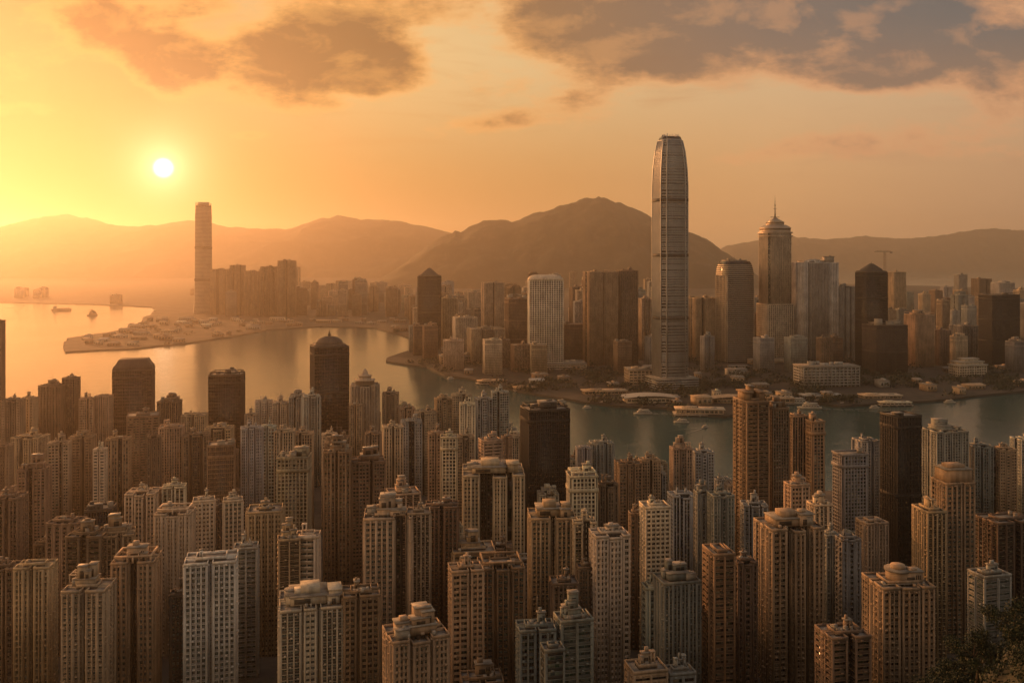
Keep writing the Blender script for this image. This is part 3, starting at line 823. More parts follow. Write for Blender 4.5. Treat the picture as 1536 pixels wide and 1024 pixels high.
# ------------------------------------------------------------------ near shore towers: x0, x1, top, distance, style, colour, yaw, label, options
T = tower
NEAR = [
 # --- back row along the water
 (-14, 6, 482, 800, 'fine', 'brown', 0, 'tall brown tower cut off by the edge above the bay', {}),
 (4, 36, 600, 800, 'fine', 'tan', -6, 'tan ribbed tower at the edge of the bay near the tall brown one', {}),
 (34, 55, 597, 830, 'rib', 'tan', -6, 'narrow tan tower with flat top on the bay shore', {}),
 (60, 100, 578, 900, 'rib', 'brown', -8, 'broad brown tower beside a taller thin neighbour on the bay', {'ref': 'the broad brown bay tower', 'seg': 'w1'}),
 (95, 119, 567, 910, 'fine', 'brown', -8, 'thin brown tower rising behind the broad brown bay tower', {'seg': 'w1', 'rich': .3}),
 (120, 142, 598, 900, 'fine', 'tan', 0, 'tan tower with low roof sheds beside the dark chamfered tower', {}),
 (144, 168, 594, 905, 'res', 'tan', 0, 'tan tower pressed against the dark chamfered tower', {}),
 (171, 231, 553, 930, 'off', 'dark', 0, 'dark glass tower with chamfered top against the gold water', {'ref': 'the dark chamfered tower', 'crown': 'chamfer', 'seg': 'flat', 'a': .8}),
 (192, 238, 622, 800, 'band', 'brown', 4, 'squat dark brown tower right under the dark chamfered tower', {'seg': 'w1', 'rich': .4}),
 (237, 272, 602, 860, 'fine', 'brown', 6, 'brown tower with stepped top silhouetted on the sun glitter', {'crown': 'stage'}),
 (273, 311, 622, 830, 'fine', 'tan', 5, 'low tan block on the shore under the sun glitter', {}),
 (314, 367, 561, 890, 'off', 'black', 3, 'black square office tower with thin metal cresting by the water', {'ref': 'the black square tower', 'crown': 'frame', 'seg': 'flat'}),
 (368, 386, 622, 860, 'fine', 'beige', 0, 'small beige tower tucked beside the black square tower', {}),
 (384, 408, 602, 890, 'fine', 'cream', 0, 'first cream tower of the pale shoreline cluster', {}),
 (409, 434, 604, 880, 'res', 'cream', -4, 'cream tower with broad wings in the pale shoreline cluster', {}),
 (434, 458, 596, 870, 'rib', 'grey', 0, 'grey ribbed tower with roof hut in the pale shoreline cluster', {'crown': 'stage'}),
 (455, 479, 594, 850, 'rib', 'white', 0, 'white ribbed tower against the flank of the dark domed tower', {}),
 (465, 523, 519, 900, 'off', 'dark', 5, 'tall dark tower with low domed cap and finial over the bay', {'ref': 'the dark domed tower', 'crown': 'dome', 'a': .9, 'seg': 'flat'}),
 (524, 545, 607, 840, 'fine', 'tan', 0, 'slim tan tower between the dark domed tower and the lantern tower', {}),
 (528, 567, 577, 850, 'rib', 'beige', 4, 'beige tower with tiered lantern crown and spike', {'ref': 'the lantern crowned tower', 'crown': 'lantern', 'seg': 'w2 s.6 w3 s.6 w2'}),
 (574, 598, 590, 860, 'fine', 'tan', 0, 'tan tower with square roof hut just past the lantern tower', {'crown': 'stage'}),
 (598, 622, 612, 850, 'res', 'tan', 3, 'short tan tower low on the shoreline past the lantern tower', {}),
 (622, 654, 618, 820, 'fine', 'beige', 3, 'beige tower with low flat roof in the middle of the shore row', {}),
 (652, 678, 598, 830, 'res', 'tan', 3, 'tan slab standing first in the row before the harbour mouth', {'ref': 'the tan harbour slab'}),
 (678, 706, 592, 850, 'rib', 'beige', 3, 'beige ribbed tower second in the row before the harbour mouth', {}),
 (690, 712, 606, 790, 'fine', 'cream', 0, 'cream narrow tower before the grey row at the harbour mouth', {}),
 (712, 738, 598, 840, 'fine', 'grey', 0, 'grey slab of fine windows at the harbour mouth', {}),
 (737, 763, 588, 850, 'fine', 'blue', 6, 'blue grey slab ending the row at the harbour mouth', {'ref': 'the blue grey end slab'}),
 # --- second row left
 (-8, 18, 668, 640, 'res', 'tan', -5, 'tan tower cut by the picture edge in the second row', {}),
 (20, 72, 655, 690, 'fine', 'tan', -5, 'wide tan tower of fine windows behind the dark slotted one', {}),
 (30, 75, 702, 590, 'res', 'brown', 0, 'dark brown slotted tower with crowded roof near the edge', {'crown': 'stage', 'seg': 'w2 s1.4 w3'}),
 (74, 105, 664, 660, 'fine', 'beige', 0, 'beige tower with even window rows, twin of its neighbour', {}),
 (105, 142, 655, 690, 'fine', 'tan', 0, 'tan tower with even window rows beside its beige twin', {}),
 (141, 160, 674, 640, 'rib', 'cream', 2, 'slender cream tower before the squat dark brown one', {}),
 (160, 196, 658, 670, 'rib', 'tan', 2, 'tan ribbed tower right before the squat dark brown one', {}),
 (222, 241, 655, 650, 'rib', 'brown', 4, 'thin brown tower with small flat roof in the second row', {}),
 (240, 275, 640, 700, 'rib', 'tan', 4, 'tan ribbed slab with blank upper wall under the sun glitter', {'seg': 'w1'}),
 (276, 312, 652, 700, 'rib', 'brown', 4, 'brown ribbed slab between two tan ones', {}),
 (308, 350, 642, 760, 'fine', 'tan', 4, 'tan tower rising behind the rust panelled block', {'crown': 'stage'}),
 (313, 352, 666, 640, 'slab', 'rust', 4, 'rust panelled block with flat top below the black square tower', {'ref': 'the rust panelled block', 'seg': 'flat'}),
 (362, 392, 642, 660, 'rib', 'blue', 3, 'blue white ribbed tower, paler than all around it', {'ref': 'the blue white ribbed tower'}),
 (391, 414, 640, 680, 'rib', 'blue', 3, 'second blue white ribbed tower, set slightly back', {}),
 (412, 442, 646, 680, 'fine', 'beige', 3, 'beige tower of fine windows beside the blue white pair', {}),
 (440, 470, 650, 690, 'rib', 'tan', 3, 'tan tower with plain flank before the dark domed tower', {}),
 (417, 466, 684, 560, 'grid', 'olive', 4, 'olive grey gridded tower with flat roof', {'ref': 'the olive gridded tower', 'seg': 'flat'}),
 (486, 527, 676, 520, 'res', 'rust', 2, 'tall rust brown tower with bright edge ribs and balustraded top', {'ref': 'the tall rust brown tower', 'crown': 'stage', 'seg': 'w2 s.5 w2'}),
 (527, 577, 690, 530, 'res', 'rust', 2, 'rust brown wing tower joined close to the tall rust brown tower', {'crown': 'stage', 'seg': 'w3 s.6 w2'}),
 (548, 572, 650, 660, 'fine', 'tan', 2, 'tan tower peeping above the rust brown wing tower', {}),
 (574, 604, 640, 690, 'rib', 'beige', 2, 'beige ribbed tower in the second row near the middle', {}),
 (602, 632, 632, 720, 'fine', 'grey', 3, 'grey tower with dark recess in the second row', {'seg': 'w2 s1.5 w2'}),
 (643, 664, 650, 640, 'res', 'tan', 3, 'tan tower with bright edge beside a cream twin', {}),
 (662, 686, 655, 620, 'grid', 'cream', 3, 'bright cream gridded tower, narrow and pale', {'ref': 'the bright cream gridded tower', 'cat': 'apartment tower'}),
 (685, 711, 655, 640, 'fine', 'beige', 3, 'beige tower of close windows against the cream gridded one', {}),
 (718, 753, 660, 610, 'band', 'pink', 5, 'pinkish tower with horizontal bands, one of its kind', {'ref': 'the pink banded tower', 'seg': 'w1'}),
 (752, 768, 656, 640, 'rib', 'tan', 5, 'thin tan tower wedged between the pink one and the black mullioned tower', {}),
 (780, 854, 612, 640, 'slab', 'black', 14, 'big black mullioned tower with pale roof frame in the middle', {'ref': 'the black mullioned tower', 'crown': 'frame', 'a': .8, 'seg': 'flat'}),
 (864, 886, 672, 690, 'fine', 'grey', 4, 'grey tower low by the water beside the black mullioned tower', {}),
 (884, 920, 664, 700, 'rib', 'grey', 6, 'grey ribbed tower on the water past the black mullioned tower', {}),
 (922, 962, 694, 620, 'fine', 'rust', 8, 'reddish tower with fine windows by the open water', {'ref': 'the reddish fine windowed tower'}),
 (958, 990, 690, 640, 'res', 'tan', 8, 'tan tower with rough roof beside the reddish one', {}),
 (1005, 1038, 672, 660, 'res', 'beige', 6, 'beige tower with stepped roof before the open water', {'crown': 'stage'}),
 (1036, 1070, 677, 670, 'fine', 'grey', 6, 'grey slab of fine windows backing the beige stepped one', {'rich': .4}),
 # --- third row left
 (-12, 38, 745, 470, 'res', 'brown', -4, 'brown tower cut by the picture edge in the third row', {}),
 (74, 126, 782, 440, 'res', 'brown', 0, 'brown tower with messy roof before the black box block', {}),
 (130, 172, 762, 470, 'slab', 'black', 3, 'black box block with wide flat roof low on the hillside', {'ref': 'the black box block', 'seg': 'flat'}),
 (103, 166, 800, 415, 'band', 'brown', 3, 'brown banded block with deep ledges under the black box block', {'seg': 'w2 s1 w2'}),
 (150, 200, 800, 420, 'res', 'tan', 3, 'tan tower with cream edge and stacked roof huts', {'crown': 'stage'}),
 (190, 240, 738, 500, 'res', 'beige', 3, 'beige tower with four bright wings and small roof mast', {'seg': 'w2 s.5 w2 s.9 w2', 'crown': 'a'}),
 (245, 278, 730, 510, 'res', 'cream', 3, 'cream tower with castellated top beside the beige four wing one', {'seg': 'w2 s.5 w2'}),
 (235, 291, 768, 440, 'res', 'beige', 2, 'broad beige tower with three even wings and bright cornice', {'ref': 'the broad beige three wing tower', 'seg': 'w2 s.3 w2 s.3 w2', 'crown': 'frame'}),
 (292, 320, 750, 480, 'res', 'cream', 3, 'slim cream tower, first of a pair parted by a dark gap', {'seg': 'w1', 'ref': 'the cream pair'}),
 (337, 362, 750, 480, 'res', 'cream', 3, 'slim cream tower, second of a pair parted by a dark gap', {'seg': 'w1'}),
 (318, 339, 760, 500, 'fine', 'dark', 3, 'dark slim tower in the gap between the cream pair', {'seg': 'w1'}),
 (374, 423, 764, 440, 'rib', 'tan', 12, 'tan slab with blank ribs and a dark shaded flank', {'ref': 'the tan ribbed slab', 'seg': 'w1', 'rich': .5}),
 (418, 449, 808, 395, 'band', 'tan', 6, 'tan stepped block attached to the white framed balcony tower', {'crown': 'stage', 'seg': 'w1'}),
 (446, 478, 803, 400, 'bal', 'cream', 6, 'tower with a white frame round curved dark balconies', {'ref': 'the white framed balcony tower', 'seg': 'w1', 'crown': 'none'}),
 (548, 617, 772, 400, 'res', 'beige', 3, 'pale twin slab with a tall dark slot and a cluttered roof', {'ref': 'the pale slotted twin slab', 'seg': 'w3 s1.2 w0.1', 'crown': 'stage'}),
 (612, 644, 768, 405, 'res', 'beige', 3, 'pale wing slab closing the dark slot of its twin', {'seg': 'w1'}),
 (640, 686, 758, 430, 'res', 'rust', 3, 'rusty brown tower behind the pale slotted twin slab', {'seg': 'w2 s.7 w2'}),
 (580, 630, 738, 470, 'band', 'tan', 3, 'tan block with tiers of roof huts behind the pale slotted slab', {'crown': 'stage', 'seg': 'w1', 'rich': 2}),
 (693, 786, 706, 500, 'res', 'beige', 3, 'wide beige tower with three wings and two dark slots', {'ref': 'the wide beige slotted tower', 'seg': 'w3 s2 w2.4 s1 w2', 'crown': 'box'}),
 (850, 896, 712, 510, 'grid', 'cream', 6, 'cream gridded tower with open roof frame near the water', {'ref': 'the cream gridded tower', 'crown': 'frame', 'cat': 'apartment tower'}),
 (896, 926, 726, 520, 'fine', 'brown', 6, 'brown tower with dark flank beside the cream gridded one', {}),
 (792, 862, 772, 400, 'res', 'tan', 4, 'tan tower of two bright wings with a black slot and roof huts', {'ref': 'the tan two wing tower', 'seg': 'w3 s1 w3', 'crown': 'box'}),
 (858, 893, 782, 395, 'res', 'beige', 4, 'single beige wing tower with dark slot beside the tan two wing tower', {'seg': 'w1.2 s1 w.6'}),
 # --- right side
 (884, 944, 800, 380, 'res', 'cream', 10, 'cream tower with bow front and bright edge windows', {'ref': 'the cream bow fronted tower', 'seg': 'w2 s.3 w2 s.3 w1'}),
 (944, 966, 770, 450, 'fine', 'brown', 6, 'thin brown tower between two cream towers', {}),
 (960, 1004, 758, 440, 'res', 'cream', 8, 'tall cream tower with lit flank and plain side', {'ref': 'the tall cream tower with lit flank', 'seg': 'w1'}),
 (1002, 1042, 742, 520, 'fine', 'grey', 8, 'grey tower in the shade beside the tall cream tower', {}),
 (1042, 1064, 738, 480, 'rib', 'teal', 8, 'teal grey ribbed tower with a red box on the roof', {'ref': 'the teal ribbed tower', 'crown': 'box'}),
 (1062, 1100, 742, 470, 'res', 'teal', 8, 'teal grey tower with green windows and white top', {'glass': 'teal'}),
 (1101, 1152, 600, 540, 'band', 'rust', 9, 'tallest orange lit tower with white roof pavilions by the water', {'ref': 'the tallest orange lit tower', 'crown': 'pav', 'seg': 'w1', 'a': 1.5, 'detail': True}),
 (1148, 1182, 612, 550, 'fine', 'rust', 14, 'rust slab backing the tallest orange lit tower', {'crown': 'box', 'seg': 'w1'}),
 (1180, 1211, 624, 610, 'fine', 'rust', 10, 'dull rust tower of fine windows past the tallest tower', {'seg': 'w1'}),
 (1210, 1236, 632, 600, 'grid', 'rust', 12, 'narrow gridded rust tower nearest the open water', {'cat': 'apartment tower'}),
 (1178, 1212, 726, 500, 'res', 'tan', 10, 'tan tower with rounded roof hut under the dull rust tower', {'crown': 'drum', 'seg': 'w1'}),
 (1212, 1247, 756, 460, 'res', 'beige', 8, 'beige tower with round roof drum before the water', {'crown': 'drum', 'seg': 'w1'}),
 (1250, 1300, 680, 620, 'grid', 'grey', 10, 'grey gridded slab on the water beside the black glass tower', {'ref': 'the grey gridded slab', 'cat': 'apartment tower'}),
 (1280, 1317, 660, 660, 'rib', 'grey', 10, 'taller grey ribbed slab behind the gridded one', {}),
 (1323, 1379, 622, 630, 'slab', 'black', 14, 'tall black glass tower with rusty cap, standing alone', {'ref': 'the tall black glass tower', 'a': 1, 'seg': 'flat'}),
 (1385, 1449, 645, 680, 'res', 'grey', 8, 'grey castellated tower with a central turret', {'ref': 'the grey castellated tower', 'seg': 'w2 s.5 w2 s.5 w3 s.5 w2', 'crown': 'stage'}),
 (1448, 1487, 668, 690, 'fine', 'teal', 8, 'teal grey tower hazy by the water past the castellated one', {}),
 (1487, 1522, 673, 690, 'res', 'tan', 8, 'tan tower with lit edge at the water near the frame edge', {}),
 (1518, 1556, 658, 720, 'fine', 'grey', 8, 'grey tower cut by the frame edge at the water', {}),
 (1055, 1101, 826, 362, 'band', 'rust', 9, 'rust tower with a bright lit balcony flank in front', {'ref': 'the rust balcony tower', 'seg': 'w1', 'a': 1.5, 'detail': True}),
 (1098, 1134, 842, 380, 'res', 'brown', 12, 'brown slotted tower in the shade of the rust balcony tower', {}),
 (1133, 1232, 786, 400, 'res', 'tan', 10, 'wide tan tower with three dark slots and large roof boxes', {'ref': 'the wide tan three slot tower', 'seg': 'w3 s1.6 w2 s1.6 w2', 'crown': 'box'}),
 (1232, 1258, 802, 430, 'res', 'grey', 8, 'grey thin tower against the wide tan three slot tower', {}),
 (1256, 1288, 808, 420, 'res', 'grey', 8, 'grey slotted tower below the black glass tower', {}),
 (1286, 1330, 782, 470, 'res', 'beige', 10, 'beige tower with flat top at the foot of the black glass tower', {'seg': 'w2 s.4 w2'}),
 (1371, 1416, 764, 430, 'res', 'tan', 6, 'tan tower with glowing lit flank before a taller neighbour', {'ref': 'the tan tower with glowing flank', 'seg': 'w1', 'a': 1.5}),
 (1401, 1458, 722, 445, 'res', 'tan', 6, 'taller tan tower with a large blank crown box', {'ref': 'the tan tower with blank crown', 'crown': 'bigbox', 'seg': 'w3 s.5 w2', 'a': .9}),
 (1456, 1512, 860, 380, 'band', 'grey', 14, 'grey banded block low in the shade by the dark hillside', {'seg': 'w1'}),
 (1466, 1550, 778, 470, 'band', 'brown', 12, 'broad brown block with ledges, half lost in shade at the edge', {'seg': 'w3 s1 w3'}),
 (1297, 1396, 872, 345, 'res', 'tan', 5, 'tan tower with lit rounded flank and roof drum, close in front', {'ref': 'the tan tower with roof drum', 'crown': 'drum', 'seg': 'w3 s.6 w3 s.6 w2', 'a': .85}),
 (1226, 1302, 948, 330, 'band', 'brown', 10, 'low brown block with cluttered roof in the dark foreground', {'seg': 'w2 s1 w2', 'rich': 2.4}),
 # --- front row
 (-22, 30, 850, 380, 'res', 'brown', -4, 'brown front tower cut by the picture edge', {}),
 (26, 82, 848, 375, 'res', 'tan', -3, 'tan front tower with ribbed sides near the picture edge', {'seg': 'w2 s.7 w2'}),
 (97, 171, 880, 345, 'res', 'beige', 4, 'beige front tower with teal edge windows and a stepped crown', {'ref': 'the beige stepped front tower', 'crown': 'stage', 'seg': 'w3 s.9 w3', 'glass': 'teal'}),
 (171, 239, 838, 365, 'res', 'tan', 4, 'tan front tower with a wide flat roof frame', {'ref': 'the tan roof frame tower', 'crown': 'frame', 'seg': 'w2 s1.2 w2'}),
 (280, 355, 838, 362, 'res', 'white', 3, 'pale cream front tower with one thin dark slot', {'ref': 'the pale front tower with thin slot', 'seg': 'w3 s.7 w3', 'crown': 'none', 'glass': 'teal'}),
 (353, 386, 820, 410, 'band', 'grey', 3, 'grey stepped block with balconies beside the pale front tower', {'seg': 'w1'}),
 (258, 282, 890, 370, 'fine', 'dark', 3, 'low dark slim block beside the pale front tower', {'seg': 'w1'}),
 (420, 520, 900, 342, 'res', 'cream', 4, 'cream front tower with large teal windows and white roof boxes', {'ref': 'the cream teal windowed tower', 'seg': 'w3 s.5 w1.6 s.7 w4', 'crown': 'box', 'glass': 'teal', 'rich': 2.2}),
 (515, 568, 888, 345, 'res', 'rust', 8, 'rusty front tower with a peaked roof room', {'crown': 'stage', 'seg': 'w1.5 s.5 w2.5'}),
 (575, 672, 948, 305, 'res', 'tan', 6, 'low tan block in the foreground with a heaped broken roofline', {'ref': 'the low heaped roof block', 'crown': 'stage', 'seg': 'w2 s.6 w2 s.6 w2', 'rich': 2.2}),
 (673, 724, 852, 352, 'res', 'tan', 8, 'tan front tower with bright front wing and a long roof terrace', {'ref': 'the tan terrace tower', 'seg': 'w2 s.4 w1.4', 'crown': 'none', 'rich': 2}),
 (716, 786, 846, 372, 'res', 'rust', 8, 'rust front tower with ribbed sides joined to the tan terrace tower', {'seg': 'w2 s.6 w2 s.6 w2', 'crown': 'frame', 'rich': 2}),
 (676, 742, 822, 425, 'band', 'tan', 8, 'tan stepped roof block behind the tan terrace tower', {'seg': 'w1', 'rich': 2.4, 'crown': 'stage'}),
 (775, 832, 940, 315, 'res', 'teal', 8, 'dark teal block with rough roof in the foreground', {'seg': 'w2 s.5 w2'}),
 (832, 888, 926, 318, 'band', 'teal', 14, 'teal block with an orange lit roof room in the foreground', {'ref': 'the teal block with lit roof', 'crown': 'stage', 'seg': 'w1'}),
 (812, 846, 972, 300, 'band', 'teal', 12, 'small teal annex block before the teal block with lit roof', {'seg': 'w1'}),
 (980, 1050, 868, 362, 'res', 'teal', 12, 'teal grey tower with blank flank and lit roof corner', {'ref': 'the teal grey blank tower', 'seg': 'w1', 'crown': 'stage', 'glass': 'teal'}),
 (966, 992, 880, 372, 'bal', 'teal', 8, 'thin teal balcony tower beside the teal grey blank tower', {'seg': 'w1'}),
 (866, 890, 850, 385, 'fine', 'brown', 6, 'small brown block low beside the cream bow fronted tower', {'seg': 'w1'}),
 (826, 866, 872, 372, 'res', 'brown', 6, 'brown stump of a tower under the tan two wing tower', {'seg': 'w1', 'crown': 'stage'}),
 (938, 1000, 1000, 320, 'band', 'tan', 12, 'low tan block with heaped roof sheds at the bottom of the view', {'seg': 'w1', 'rich': 2.5}),
 (996, 1042, 1006, 325, 'band', 'grey', 12, 'low grey block with white roof sheds at the bottom of the view', {'seg': 'w1', 'rich': 2.5}),
]
for e in NEAR:
    T(*e[:8], **e[8])
# ------------------------------------------------------------------ landmarks and towers across the harbour
def Yat(yb): return F * (H - 3) / (yb - HOR)


def sq_notch(s, k=.13, q=0.0):
    a, b = s / 2, s / 2 - s * k
    return [(-b, -a), (b, -a), (b, -b), (a, -b), (a, b), (b, b), (b, a), (-b, a), (-b, b), (-a, b), (-a, -b), (-b, -b)]


def bands(mb, poly_at, z0, z1, st, frac, grow, m='wall', jitter=None):
    z = z0
    while z + st < z1:
        g = grow
        p0, p1 = poly_at(z, g), poly_at(z + st * frac, g)
        mb.loft([(z, p0), (z + st * frac, p1)], m, cap=True)
        z += st * (1 if jitter is None else jitter.uniform(.75, 1.6))


def harbour_giant():
    """the tallest tower: notched square plan, tapering in steps to a crown of curved blades"""
    Y = Yat(583); s = 46.0; yaw = R(15)
    X = (1005 - CX) / F * (Y + 30); zt = H - (206 - HOR) / F * (Y + 30)
    root = thing('office_tower', 'tallest silver grey skyscraper with tapering rounded crown on the harbour front', 'skyscraper', (X, Y + 30, 3), yaw, 'office towers across the harbour')
    c = (.335, .345, .35)
    prof = [(0, 1), (.80, 1), (.835, .985), (.87, .955), (.905, .91), (.94, .84), (.965, .77), (.985, .69), (1.0, .60)]
    h = zt - 3
    def k(z): return float(np.interp(z / h, [p[0] for p in prof], [p[1] for p in prof]))
    def pol(z, g=0.0): return [(x * k(z) * (1 + g / s * 2), y * k(z) * (1 + g / s * 2)) for x, y in sq_notch(s)]
    mb = MB()
    mb.loft([(f * h, pol(f * h)) for f, _ in prof], 'dglass')
    bands(mb, pol, 1, h - 3, 3.4, .8, .16, 'metal', random.Random(4))
    mb.build('wall', root, c)
    # vertical mullion fins on the four faces, following the taper
    fm = MB()
    zs = [f * h for f in (0, .4, .8, .87, .94, .985)]
    for face in range(4):
        ca, sa = math.cos(face * math.pi / 2), math.sin(face * math.pi / 2)
        n = 17
        for i in range(n):
            u = (i / (n - 1) - .5) * .72
            big = i in (0, n - 1)
            wd = 1.6 if big else .5; out = 1.5 if big else .8
            secs = []
            for z in zs:
                q = k(z) * s
                x0, y0 = u * q, -q / 2
                pts = [(x0 - wd / 2, y0 - out), (x0 + wd / 2, y0 - out), (x0 + wd / 2, y0 + .4), (x0 - wd / 2, y0 + .4)]
                secs.append((z, [(px * ca - py * sa, px * sa + py * ca) for px, py in pts]))
            fm.loft(secs, 'metal')
    fm.build('mullion', root, tuple(q * 1.12 for q in c))
    for f in (.27, .52, .74):
        m = MB(); z = f * h; m.loft([(z, pol(z, 1.3)), (z + 5, pol(z + 5, 1.3))], 'shade'); m.build('plant_floor', root, c)
    cm = MB(); n = 30
    for i in range(n):
        a = 2 * math.pi * i / n
        r = s * .5 * .66 * (1.0 if i % 2 else .96)
        ca, sa = math.cos(a), math.sin(a)
        sq = 1 / max(abs(ca), abs(sa)); sq = min(sq, 1.18)
        rr = r * sq
        secs = []
        hh = 3.5 + 1.2 * math.sin(i * 2.4)
        for t in (0, .35, .7, 1):
            q = rr * (1.02 - .28 * t * t); z = h * .965 + (h * .035 + hh) * t
            w_ = .9 * (1 - t * .6)
            secs.append((z, [(q * ca + w_ * sa - .5 * ca, q * sa - w_ * ca - .5 * sa), (q * ca + w_ * sa + .5 * ca, q * sa - w_ * ca + .5 * sa),
                             (q * ca - w_ * sa + .5 * ca, q * sa + w_ * ca + .5 * sa), (q * ca - w_ * sa - .5 * ca, q * sa + w_ * ca - .5 * sa)]))
        cm.loft(secs, 'metal')
    cm.build('crown', root, tuple(q * 1.15 for q in c))
    pm = MB(); pm.cbox(0, -2, s * 1.5, s * 1.35, 0, 16, 'dglass')
    for i in range(5): pm.cbox(0, -2, s * 1.5 + .8, s * 1.35 + .8, i * 3.6, i * 3.6 + 1.5, 'wall')
    pm.cbox(0, -2, s * 1.52, s * 1.37, 15.9, 17, 'roof'); pm.build('podium', root, c)
    PLACED.append(dict(X=X, Y=Y + 30, r=42, px0=977, px1=1033, yt=200, name=root.name, ref='the tallest silver skyscraper', lab=root['label']))


def far_giant():
    """slender haze-veiled tower across the bay"""
    Y = Yat(470); X = (301 - CX) / F * Y; zt = H - (308 - HOR) / F * Y; h = zt - 3; s = 60.0
    root = thing('office_tower', 'slender lone skyscraper veiled in golden haze on the far peninsula', 'skyscraper', (X, Y + 30, 3), R(20), 'office towers across the harbour')
    c = (.26, .24, .22)
    prof = [(0, 1.16), (.12, 1.06), (.5, 1), (.9, .97), (1, .93)]
    def pol(z, g=0.0):
        k = float(np.interp(z / h, [p[0] for p in prof], [p[1] for p in prof])) * (1 + g / s * 2)
        return [(x * k, y * k) for x, y in sq_notch(s, .09)]
    mb = MB(); mb.loft([(f * h, pol(f * h)) for f, _ in prof], 'dglass'); bands(mb, pol, 1, h - 4, 5.0, .7, .3, 'metal'); mb.build('wall', root, c)
    m = MB(); z = h - 1
    for sx, sy in ((-1, 0), (1, 0), (0, -1), (0, 1)):
        m.cbox(sx * s * .44, sy * s * .44, s * (.05 if sx else .7), s * (.05 if sy else .7), z, z + (13 if sx + sy < 0 else 9), 'metal')
    m.build('crown', root, c)
    for f in (.3, .6):
        m = MB(); m.loft([(f * h, pol(f * h, 1.2)), (f * h + 8, pol(f * h + 8, 1.2))], 'shade'); m.build('plant_floor', root, c)
    PLACED.append(dict(X=X, Y=Y + 30, r=55, px0=286, px1=316, yt=305, name=root.name, ref='the lone hazy skyscraper', lab=root['label']))


def spire_tower():
    """square stone tower: open lattice lower storeys, shaft, stepped hip roof and a mast with cross arms"""
    Y = Yat(543); x0, x1 = 1136, 1189; yaw = R(12)
    w, d = solve_size(x0, x1, Y, yaw, .9)
    X = ((x0 + x1) / 2 - CX) / F * (Y + d / 2); Yc = Y + d / 2
    zz = lambda p: H - (p - HOR) / F * Yc
    root = thing('office_tower', 'stone tower with stepped hip roof and tall cross armed mast', 'office tower', (X, Yc, 3), yaw, 'office towers across the harbour')
    c = (.46, .385, .30); hz, h1, h2 = zz(456) - 3, zz(350) - 3, zz(328) - 3
    sp = dict(st=4.2, bay=4.2, pw=1.1, sh=1.5, t=1.1, lip=0)
    mb = MB(); facade(mb, -w / 2, w / 2, -d / 2, d / 2, 0, hz, sp, 'FLRB', 'trim'); mb.cbox(0, 0, w + 3, d + 3, hz - .05, hz + 1.2, 'trim'); mb.build('lattice_base', root, (.44, .38, .30))
    sp = dict(st=4.0, bay=2.4, pw=.9, sh=1.1, t=.7, lip=0, rib=.7)
    mb = MB(); q = w * .09
    facade(mb, -w * .47 + q, w * .47 - q, -d * .47, d * .47, hz + 1, h1 + 4, sp, 'FB'); facade(mb, -w * .47, w * .47, -d * .47 + q, d * .47 - q, hz + 1, h1, sp, 'LR')
    mb.cbox(0, 0, w * .98, d * .98, h1 - 7, h1 - 4.5, 'wall'); mb.build('wall', root, c)
    m = MB(); e = h2 - h1
    m.loft([(h1 - .5, rect(w * .97, d * .97)), (h1 + 2.5, rect(w * .97, d * .97)), (h1 + 2.6, rect(w * .86, d * .86)), (h1 + e * .3, rect(w * .86, d * .86)), (h1 + e * .31, rect(w * .9, d * .9)), (h1 + e * .36, rect(w * .9, d * .9)), (h1 + e * .56, rect(w * .62, d * .62)), (h1 + e * .57, rect(w * .5, d * .5)), (h1 + e * .72, rect(w * .5, d * .5)), (h1 + e * .73, rect(w * .55, d * .55)), (h1 + e, rect(w * .16, d * .16)), (h1 + e + 2, rect(w * .1, d * .1))], 'metal')
    m.build('roof', root, (.46, .37, .29))
    zt = zz(293) - 3; m = MB(); z = h2
    m.cyl(0, 0, 1.7, z, z + (zt - z) * .45, 'steel', 8, 1.0); m.cyl(0, 0, .9, z + (zt - z) * .45, zt, 'steel', 6, .12)
    m.cbox(0, 0, 20, .9, z + 2.6, z + 3.6, 'steel'); m.cbox(0, 0, .6, 12, z + 2.9, z + 3.4, 'steel'); m.cbox(0, 0, 7, .5, z + (zt - z) * .42, z + (zt - z) * .42 + .6, 'steel'); m.cyl(0, 0, 1.3, z + (zt - z) * .55, z + (zt - z) * .55 + 2, 'steel', 8)
    m.build('mast', root)
    m = MB(); m.cbox(0, -d * .45, w * 1.1, d * .5, 0, 9, 'trim'); m.cbox(0, -d * .45, w * 1.14, d * .54, 8.9, 9.8, 'roof'); m.build('podium', root, c)
    PLACED.append(dict(X=X, Y=Yc, r=.6 * w, px0=x0, px1=x1, yt=300, name=root.name, ref='the mast topped stone tower', lab=root['label']))


def arc_front(w, d, bow, n=10, ax=.5):
    f = [(-w / 2 + w * i / n, -d / 2 - bow * math.sin(math.pi * i / n)) for i in range(n + 1)]
    return f + [(w / 2, d / 2), (-w / 2, d / 2)]


